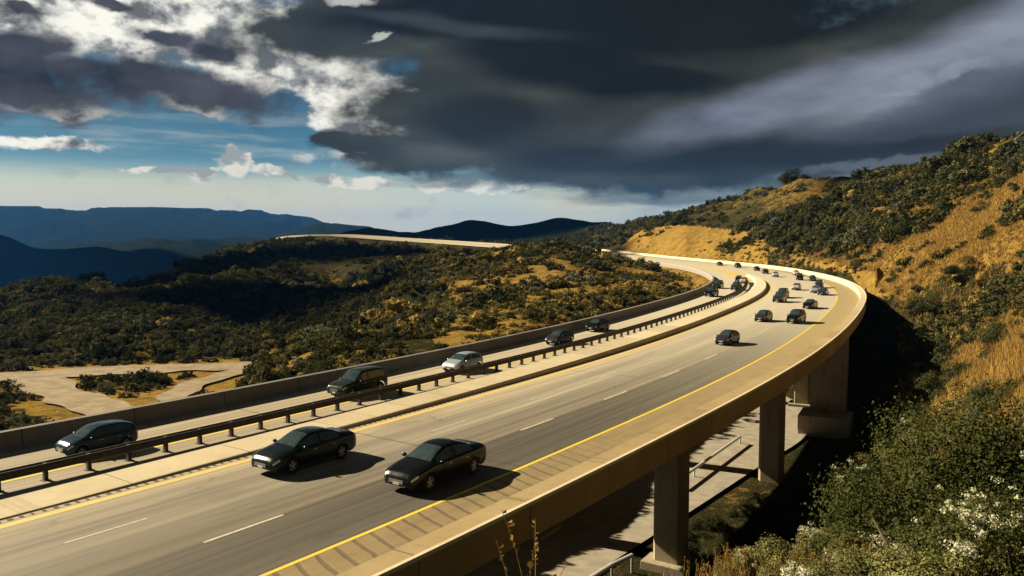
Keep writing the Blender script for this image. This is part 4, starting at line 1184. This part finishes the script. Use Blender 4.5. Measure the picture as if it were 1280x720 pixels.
flowering(1275, 13.5, 2.8, 3, 'tall leafy bush with cream flower heads filling the lower right corner', 72000, .0095, 170, 1.05, 'leaf_bush')
flowering(1185, 14.5, 1.5, 33, 'yellow green leafy bush adjoining the left side of the tall flowering bush', 30000, .016, 60, 1.0, 'leaf_lime')
flowering(1300, 9.5, 1.3, 4, 'dark leafy bush in the very corner in front of the tall flowering bush', 26000, .015, 60, 1.0, 'leaf_bush')
FB = [(1150, 10.5, 1.0, 'low bush with cream flowers just left of the tall flowering bush'), (1085, 11.5, 1.0, 'low cream flowered scrub, second to the left of the tall flowering bush'),
      (1015, 12.2, .85, 'small cream flowered scrub at the bottom edge among dry grass'), (960, 12.5, .7, 'smallest flowering scrub at the bottom edge near the dark gully'),
      (1200, 8.6, .8, 'leafy scrub at the bottom edge below the tall flowering bush'), (1110, 8.6, .75, 'pale flowered scrub at the bottom edge right of the centre of the slope'),
      (1040, 9.2, .7, 'pale flowered scrub at the bottom edge nearest the dry grass')]
for i, (px, r, rad, lab) in enumerate(FB):
    flowering(px, r, rad, 5 + i, lab, 16000, .022, 55 if i != 4 else 14, .85, 'leaf_bush' if i % 3 else 'leaf_olive')
flowering(1120, 17.0, 1.0, 18, 'brownish low scrub behind the low flowering bushes', 14000, .020, 6, .8, 'leaf_olive')
flowering(1050, 18.0, .9, 19, 'brownish low scrub on the slope edge above the dry grass', 14000, .020, 6, .7, 'leaf_olive')
flowering(1180, 20.0, 1.0, 20, 'olive scrub on the slope behind the tall flowering bush', 14000, .020, 6, .8, 'leaf_olive')

def stalks(name, n, px0, px1, r0, r1, h0, h1, seed, label, kind=None, cat='dry grass', dz=0):
    q = np.random.default_rng(seed); V = []; F = []
    az = np.arctan((q.uniform(px0, px1, n) - 640) / FPX); r = q.uniform(r0, r1, n)
    x, y = np.sin(az) * r, np.cos(az) * r; z = height(x, y) + dz
    for i in range(n):
        h = q.uniform(h0, h1); a = q.uniform(0, 2 * PI); bend = q.uniform(.05, .3) * h; w = .006 * (h / .8) ** .5
        b = len(V); ca, sa = math.cos(a), math.sin(a); wa = q.uniform(0, PI); wx, wy = math.cos(wa) * w, math.sin(wa) * w
        for k in range(5):
            t = k / 4; cx, cy, cz = x[i] + ca * bend * t * t, y[i] + sa * bend * t * t, z[i] - .05 + h * t
            ww = 1 - .7 * t
            V += [(cx - wx * ww, cy - wy * ww, cz), (cx + wx * ww, cy + wy * ww, cz)]
        F += [(b + 2 * k, b + 2 * k + 1, b + 2 * k + 3, b + 2 * k + 2) for k in range(4)]
        # seed head: little flakes round the top third
        for k in range(10):
            t = .72 + .28 * k / 10; cx, cy, cz = x[i] + ca * bend * t * t, y[i] + sa * bend * t * t, z[i] - .05 + h * t
            d = q.normal(size=3) * .012 * h; e = q.normal(size=3) * .012 * h; b = len(V)
            V += [(cx, cy, cz), (cx + d[0], cy + d[1], cz + d[2]), (cx + d[0] + e[0], cy + d[1] + e[1], cz + abs(d[2]) + .02), (cx + e[0], cy + e[1], cz + abs(e[2]))]
            F.append((b, b + 1, b + 2, b + 3))
    o = mesh_np(name, V, F, MAT['straw']); tag(o, label, cat, kind=kind); return o
stalks('dry_stalks', 5, 636, 680, 6.2, 6.8, 1.1, 1.6, 61, 'few tall dry stalks in front of the parapet at the bottom centre', cat='dry stalks')
stalks('dry_grass', 330, 880, 1110, 9, 13.5, .25, .75, 62, 'tall dry grass along the bottom edge between the flowering bushes', 'stuff')
stalks('dry_grass', 90, 780, 900, 9.0, 12, .3, .7, 63, 'thin dry grass at the near edge of the slope below the viaduct', 'stuff')
stalks('dry_grass', 500, 980, 1290, 14, 24, .25, .6, 64, 'dry grass on the slope behind the flowering bushes', 'stuff')
# meadow grass on the open golden slopes
def tufts(name, n, seed):
    q = np.random.default_rng(seed); az = q.uniform(math.radians(12), math.radians(35), n * 3); r = 26 + 210 * q.random(n * 3) ** .9
    x, y = np.sin(az) * r, np.cos(az) * r; z = height(x, y); c = cover_at(x, y, z)
    s1, o1, _ = road_coords(x, y); k = (c < .85) & ~((o1 < 9) & (o1 > -30)); x, y, z, r = [a[k][:n] for a in (x, y, z, r)]
    n = len(x); B = 9; X = np.repeat(x, B) + q.normal(0, .16, n * B); Y = np.repeat(y, B) + q.normal(0, .16, n * B); Z = np.repeat(z, B); RR = np.repeat(r, B)
    h = q.uniform(.25, .75, n * B); w = .012 + RR * .00022; a = q.uniform(0, 2 * PI, n * B); t = q.uniform(0, 2 * PI, n * B)
    bx, by = np.cos(t) * h * .35, np.sin(t) * h * .35; wx, wy = np.cos(a) * w, np.sin(a) * w
    V = np.stack([np.stack([X - wx, Y - wy, Z - .05], 1), np.stack([X + wx, Y + wy, Z - .05], 1), np.stack([X + bx, Y + by, Z + h], 1)], 1).reshape(-1, 3)
    F = np.arange(n * B * 3).reshape(-1, 3)
    o = mesh_np(name, V, F, MAT['straw']); tag(o, 'dry golden meadow grass on the right hillside', 'grass', kind='stuff'); return o
tufts('meadow_grass', 30000, 71)

# ------------------------------------------------------------------ clouds added out of view to shade hills (far to the left of the viewpoint)
mc, gc, bc = material('shade_cloud_vapour', 1.0, 0.0); gc.put(bc.inputs['Base Color'], gc.ramp(gc.noise(geopos(gc), .01, 4, .5), [(.3, (.72, .72, .74)), (.7, (.82, .82, .83))]))
def cloud(target, size, alt, seed, label):
    """puffy slab whose shadow falls on the ground point target"""
    d = alt / math.tan(SUN_EL); cx = target[0] + math.sin(SUN_AZ) * d; cy = target[1] + math.cos(SUN_AZ) * d
    bm = bmesh.new(); bmesh.ops.create_icosphere(bm, subdivisions=5, radius=1)
    for v in bm.verts:
        p = v.co.copy(); nn = mnoise.fractal(p * 2.2 + Vector((seed, 0, 0)), .6, 2.0, 5)
        k = 1 + .38 * nn; v.co = Vector((p.x * size[0] * k, p.y * size[1] * k, (p.z * k if p.z > 0 else p.z * .35) * size[2]))
    me = bpy.data.meshes.new('cloud'); bm.to_mesh(me); bm.free()
    for p in me.polygons: p.use_smooth = True
    me.materials.append(mc); o = bpy.data.objects.new('shade_clouds', me); o.location = (cx, cy, alt); link(o)
    tag(o, kind='structure'); return o
SHADE_CLOUDS = [((-70, 235), (60, 34, 22), 900, 3), ((-190, 345), (75, 50, 25), 900, 8), ((-60, 420), (110, 45, 25), 900, 12), ((-210, 560), (110, 45, 30), 900, 15), ((330, 330), (90, 60, 25), 900, 19),
          ((225, 300), (50, 24, 18), 900, 41), ((-50, 1250), (650, 260, 60), 2500, 23), ((600, 900), (330, 240, 60), 2500, 29), ((-1500, 2700), (1300, 1150, 120), 4000, 31)]
for t, sz_, al, sd in SHADE_CLOUDS: cloud(t, sz_, al, sd, '')

# ------------------------------------------------------------------ haze
m = bpy.data.materials.new('haze_air'); m.use_nodes = True; g = G(m.node_tree); g.n.clear()
out = g.node('ShaderNodeOutputMaterial'); pv = g.node('ShaderNodeVolumePrincipled')
pv.inputs['Color'].default_value = (.05, .26, .80, 1); pv.inputs['Density'].default_value = 4.5e-5; pv.inputs['Anisotropy'].default_value = .2
g.l.new(pv.outputs[0], out.inputs['Volume'])
zmin = float(TZ.min()) - 1; zmax = max(float(TZ.max()), 40) + 15
hb = MB(); hb.box((0, 0, (zmin + zmax) / 2), (22000, 22000, zmax - zmin)); hz = hb.build('haze', m); tag(hz, kind='stuff')
hz.visible_shadow = True

# ------------------------------------------------------------------ world
w = bpy.data.worlds.new('World'); scene.world = w; w.use_nodes = True
w.cycles.sampling_method = 'MANUAL'; w.cycles.sample_map_resolution = 256
g = G(w.node_tree); g.n.clear()
out = g.node('ShaderNodeOutputWorld'); bgd = g.node('ShaderNodeBackground'); bgd.inputs[1].default_value = SKY
sky = g.node('ShaderNodeTexSky', sky_type='NISHITA'); sky.sun_disc = False; sky.sun_elevation = SUN_EL; sky.sun_rotation = SUN_AZ
sky.altitude = 300; sky.air_density = 1.0; sky.dust_density = 1.2; sky.ozone_density = 2.5
K = 1 / (SKY * 2 ** EXPO)
def lin(r_, g_, b_):
    f = lambda c: ((c / 255) / 12.92 if c / 255 <= .04045 else ((c / 255 + .055) / 1.055) ** 2.4)
    return tuple(f(c) * K for c in (r_, g_, b_))
tc = g.node('ShaderNodeTexCoord'); dx_, dy_, dz_ = g.sep(tc.outputs['Generated'])
az_ = g.math('ARCTAN2', dx_, dy_); el_ = g.math('ARCSINE', dz_)
# hundredths of a radian: U to the right of straight ahead, V above the horizon
U0 = az_ * 10.0; V0 = el_ * 10.0
D3 = g.comb(dx_, dy_, dz_ * 2.2)
w1 = g.noise(D3, 3.2, 6, .58); w2 = g.noise(g.comb(dx_ + 4, dy_, dz_ * 2.2), 3.2, 6, .58)
w3 = g.noise(D3, 13, 6, .62); w4 = g.noise(g.comb(dx_ + 9, dy_, dz_ * 1.6), 13, 6, .62)
U = U0 + (w1 - .5) * .8 + (w3 - .5) * .7; V = V0 + (w2 - .5) * .4 + (w4 - .5) * .4
Us = U0 + (w1 - .5) * 1.0; Vs = V0 + (w2 - .5) * .55
UVf = g.comb(U, V, 0); UVs = g.comb(Us, Vs, 0)
def UV(px, py):
    u = (360 - py) / FPX; x = (px - 640) / FPX; yy = cp + u * sp; zz = -sp + u * cp
    return math.atan2(x, yy) * 10, math.asin(zz / math.sqrt(x * x + yy * yy + zz * zz)) * 10
def blob(px, py, rx, ry, ang=0, uu=None, vv=None, soft=1.0):
    """soft elliptical bank of cloud; radii in hundredths of a radian * 10"""
    cu, cv_ = UV(px, py)
    mp_ = g.node('ShaderNodeMapping', vector_type='TEXTURE')
    g.put(mp_.inputs[0], UVs if uu is not None else UVf)
    mp_.inputs[1].default_value = (cu, cv_, 0); mp_.inputs[2].default_value = (0, 0, math.radians(ang)); mp_.inputs[3].default_value = (rx / 100, ry / 100, 1)
    ln = g.node('ShaderNodeVectorMath', operation='LENGTH'); g.l.new(mp_.outputs[0], ln.inputs[0])
    return g.math('SUBTRACT', 1.0, E_(g, ln.outputs['Value']))     # >0 inside
def union(bl):
    x = bl[0]
    for b in bl[1:]: x = g.math('SMOOTH_MAX', x, b, .25)
    return x
# clear sky: Nishita, greyed towards the horizon by thin vapour
base = g.mix(1.0, sky.outputs[0], (.62, .95, 1.02), 'MULTIPLY')
blue = g.ramp(g.sm(V0, .1, 1.75), [(0, lin(205, 210, 204)), (.2, lin(176, 194, 188)), (.30, lin(80, 140, 162)), (.42, lin(32, 98, 136)), (.7, lin(20, 76, 112)), (1, lin(14, 54, 88))])
skyc = g.mix(.9, base, blue)
right_dim = g.sm(U0, -.5, 2.5)
skyc = g.mix(right_dim * .45, skyc, lin(140, 160, 164))
# thin streaks low on the left
st1 = g.noise(g.comb(U0 * .35, V0 * 3.5, 2), 1.6, 6, .6)
band = g.sm(V0, .1, .6) * (1.0 - g.sm(V0, .95, 1.7))
skyc = g.mix(g.sm(st1, .46, .68) * band * .45, skyc, lin(190, 196, 198))
hzb = (1.0 - g.sm(V0, .25, .95))
skyc = g.mix(hzb * .7 * (1.0 - g.sm(U0, -2.5, 0.0) * .7), skyc, lin(228, 220, 204))
# warm glow under the edge of the storm cloud
glow = g.sm(blob(725, 258, 110, 32, 0, Us, Vs), 0, .9)
skyc = g.mix(glow * .7, skyc, lin(226, 220, 190))
# bright cumulus
puff = union([blob(300, 208, 26, 16), blob(298, 192, 14, 16), blob(310, 202, 14, 10), blob(252, 217, 16, 9), blob(352, 219, 28, 8), blob(440, 222, 60, 8), blob(215, 214, 70, 5), blob(560, 232, 50, 10), blob(640, 238, 60, 9)])
tops = union([blob(120, 15, 260, 70, -3), blob(330, 45, 150, 55, -18), blob(60, 130, 70, 12, -5), blob(220, 125, 70, 14, -12), blob(330, 100, 110, 40, -8), blob(435, 150, 80, 52, 0), blob(470, 125, 50, 42), blob(45, 180, 75, 7), blob(140, 40, 200, 45), blob(410, 85, 80, 30, -20)])
cn = g.noise(g.comb(dx_, dy_, dz_ * 1.5), 22, 6, .58); cn2 = g.noise(D3, 9, 5, .6)
cn3 = g.noise(g.comb(dx_ + .018, dy_, dz_ * 1.5 - .03), 22, 5, .58)
shade = cn * .5 + cn2 * .55 + (cn - cn3) * 1.3 + .02
gap = g.sm(union([blob(300, 172, 150, 26, 3), blob(352, 140, 34, 30, 20)]), -.1, .5)
mw = g.sm(tops - gap * .8 + (cn - .5) * 1.3, -.12, .45)
wcol = g.ramp(shade, [(.26, lin(104, 106, 110)), (.42, lin(158, 160, 162)), (.54, lin(214, 214, 211)), (.70, lin(252, 251, 246))])
skyc = g.mix(mw, skyc, wcol)
mp = g.sm(puff + (cn - .5) * 1.0 + .05, 0, .35)
skyc = g.mix(mp * .9, skyc, g.ramp(shade, [(.40, lin(160, 168, 175)), (.62, lin(236, 234, 226))]))
# dark undersides on the left
dk = union([blob(20, 95, 130, 42, -6), blob(170, 108, 170, 28, -5), blob(285, 122, 70, 18, -8), blob(255, 65, 45, 20), blob(210, 50, 34, 12), blob(20, 12, 30, 8), blob(125, 10, 36, 8), blob(30, 60, 60, 20)])
md_ = g.sm(dk + (cn - .5) * 1.6 + (cn2 - .5) * .5, -.14, .55)
dcol = g.ramp(cn2 * .7 + cn * .3, [(.35, lin(42, 42, 50)), (.65, lin(86, 86, 95))])
skyc = g.mix(md_, skyc, dcol)
# the storm cloud over the middle and the right, running on over the whole rest of the sky
storm = union([blob(760, 60, 330, 130, 0), blob(620, 150, 200, 62, 0), blob(1000, 120, 380, 110, 0), blob(820, 200, 260, 42, 0), blob(470, 20, 190, 52, 12), blob(1300, 100, 300, 160), blob(560, 185, 140, 34, 0), blob(440, 172, 50, 14)])
over = g.sm(V0, 2.9, 3.8) * .9
far = g.sm(U0, 4.5, 7.5)
stm = g.math('MAXIMUM', storm, g.math('MAXIMUM', over - .1, far - .2))
ms = g.sm(stm + (w3 - .5) * .5 + (cn - .5) * .5, -.06, .28)
sn = g.noise(g.comb(U0 * .5, V0 * 1.6, 1), 1.1, 5, .5)
scol = g.ramp(sn, [(.3, lin(44, 46, 42)), (.55, lin(62, 65, 61)), (.75, lin(86, 89, 84))])
core = g.sm(union([blob(830, 25, 250, 62, -3, Us, Vs), blob(980, 15, 210, 48, 8, Us, Vs), blob(700, 70, 160, 48, -8, Us, Vs), blob(800, 100, 130, 26, 0, Us, Vs), blob(520, 22, 150, 30, 0, Us, Vs), blob(660, 8, 260, 28, 0, Us, Vs)]), -.05, .55)
scol = g.mix(core * .92, scol, lin(24, 24, 20))
lowd = g.sm(union([blob(800, 195, 260, 26, 0, Us, Vs), blob(1000, 190, 260, 24, 2, Us, Vs), blob(600, 150, 110, 40, 0, Us, Vs)]), -.05, .6)
scol = g.mix(lowd * .75, scol, lin(34, 36, 34))
slate = g.sm(union([blob(1010, 120, 230, 40, 12, Us, Vs), blob(1200, 80, 200, 52, 18, Us, Vs), blob(1280, 30, 120, 30, 20, Us, Vs)]), -.1, .6)
scol = g.mix(slate * .85, scol, g.ramp(sn * .7 + w3 * .3, [(.3, lin(92, 100, 122)), (.62, lin(148, 155, 176))]))
pur = g.sm(union([blob(1240, 110, 90, 36, 5), blob(1180, 150, 130, 22, 5)]), -.05, .4)
scol = g.mix(pur * .6, scol, lin(70, 74, 90))
spot = g.sm(union([blob(1136, 103, 32, 12, 0), blob(1190, 86, 46, 8, 22), blob(1120, 118, 30, 5, 0)]) + (cn - .5) * 1.4, -.05, .7)
scol = g.mix(spot * .7, scol, lin(142, 152, 170))
edge = g.sm(blob(560, 28, 210, 14, -4, Us, Vs), 0, .8)
scol = g.mix(edge * .35, scol, lin(88, 94, 100))
low2 = g.sm(union([blob(900, 238, 260, 26, 1, Us, Vs), blob(700, 224, 240, 16, 0, Us, Vs), blob(600, 206, 130, 12, 0, Us, Vs)]) + (st1 - .5) * 1.2 + (w3 - .5) * .6, -.05, .55)
skyc = g.mix(low2 * .85, skyc, g.ramp(st1, [(.35, lin(78, 92, 98)), (.7, lin(112, 124, 128))]))
skyc = g.mix(ms, skyc, scol)
# pale rim breaking through low on the right, and the small hole at the top
rim = g.sm(union([blob(1110, 208, 100, 9, 5)]) + (cn - .5) * 1.2, 0, .6)
skyc = g.mix(rim * .55, skyc, lin(112, 120, 130))
hole = g.sm(union([blob(440, 0, 40, 8), blob(470, 44, 20, 4, 20)]) + (cn - .5) * 1.2, -.05, .6)
skyc = g.mix(hole * .8, skyc, lin(200, 202, 200))
skyc = g.mix(1.0, skyc, (1.05, 1.03, .96), 'MULTIPLY')
g.put(bgd.inputs[0], skyc); g.l.new(bgd.outputs[0], out.inputs[0])

# ------------------------------------------------------------------ sun and camera
sl = bpy.data.lights.new('sun', 'SUN'); sl.energy = 5.0; sl.angle = math.radians(.55); sl.color = (1.0, .86, .62)
so = bpy.data.objects.new('sun', sl); so.rotation_euler = SUN_DIR.to_track_quat('Z', 'Y').to_euler(); so.location = SUN_DIR * 200; link(so)
cam = bpy.data.cameras.new('camera'); cam.sensor_width = 36; cam.lens = FPX / 1280 * 36; cam.clip_start = .1; cam.clip_end = 40000
co = bpy.data.objects.new('camera', cam); co.location = (0, 0, HC); co.rotation_euler = (PI / 2 - PITCH, 0, 0); link(co)
scene.camera = co
scene.view_settings.view_transform = 'Standard'; scene.view_settings.look = 'None'
scene.view_settings.exposure = EXPO; scene.view_settings.gamma = 1; scene.view_settings.use_curve_mapping = False
scene.cycles.max_bounces = 5; scene.cycles.diffuse_bounces = 3; scene.cycles.transparent_max_bounces = 6; scene.cycles.volume_bounces = 0
scene.cycles.use_denoising = True
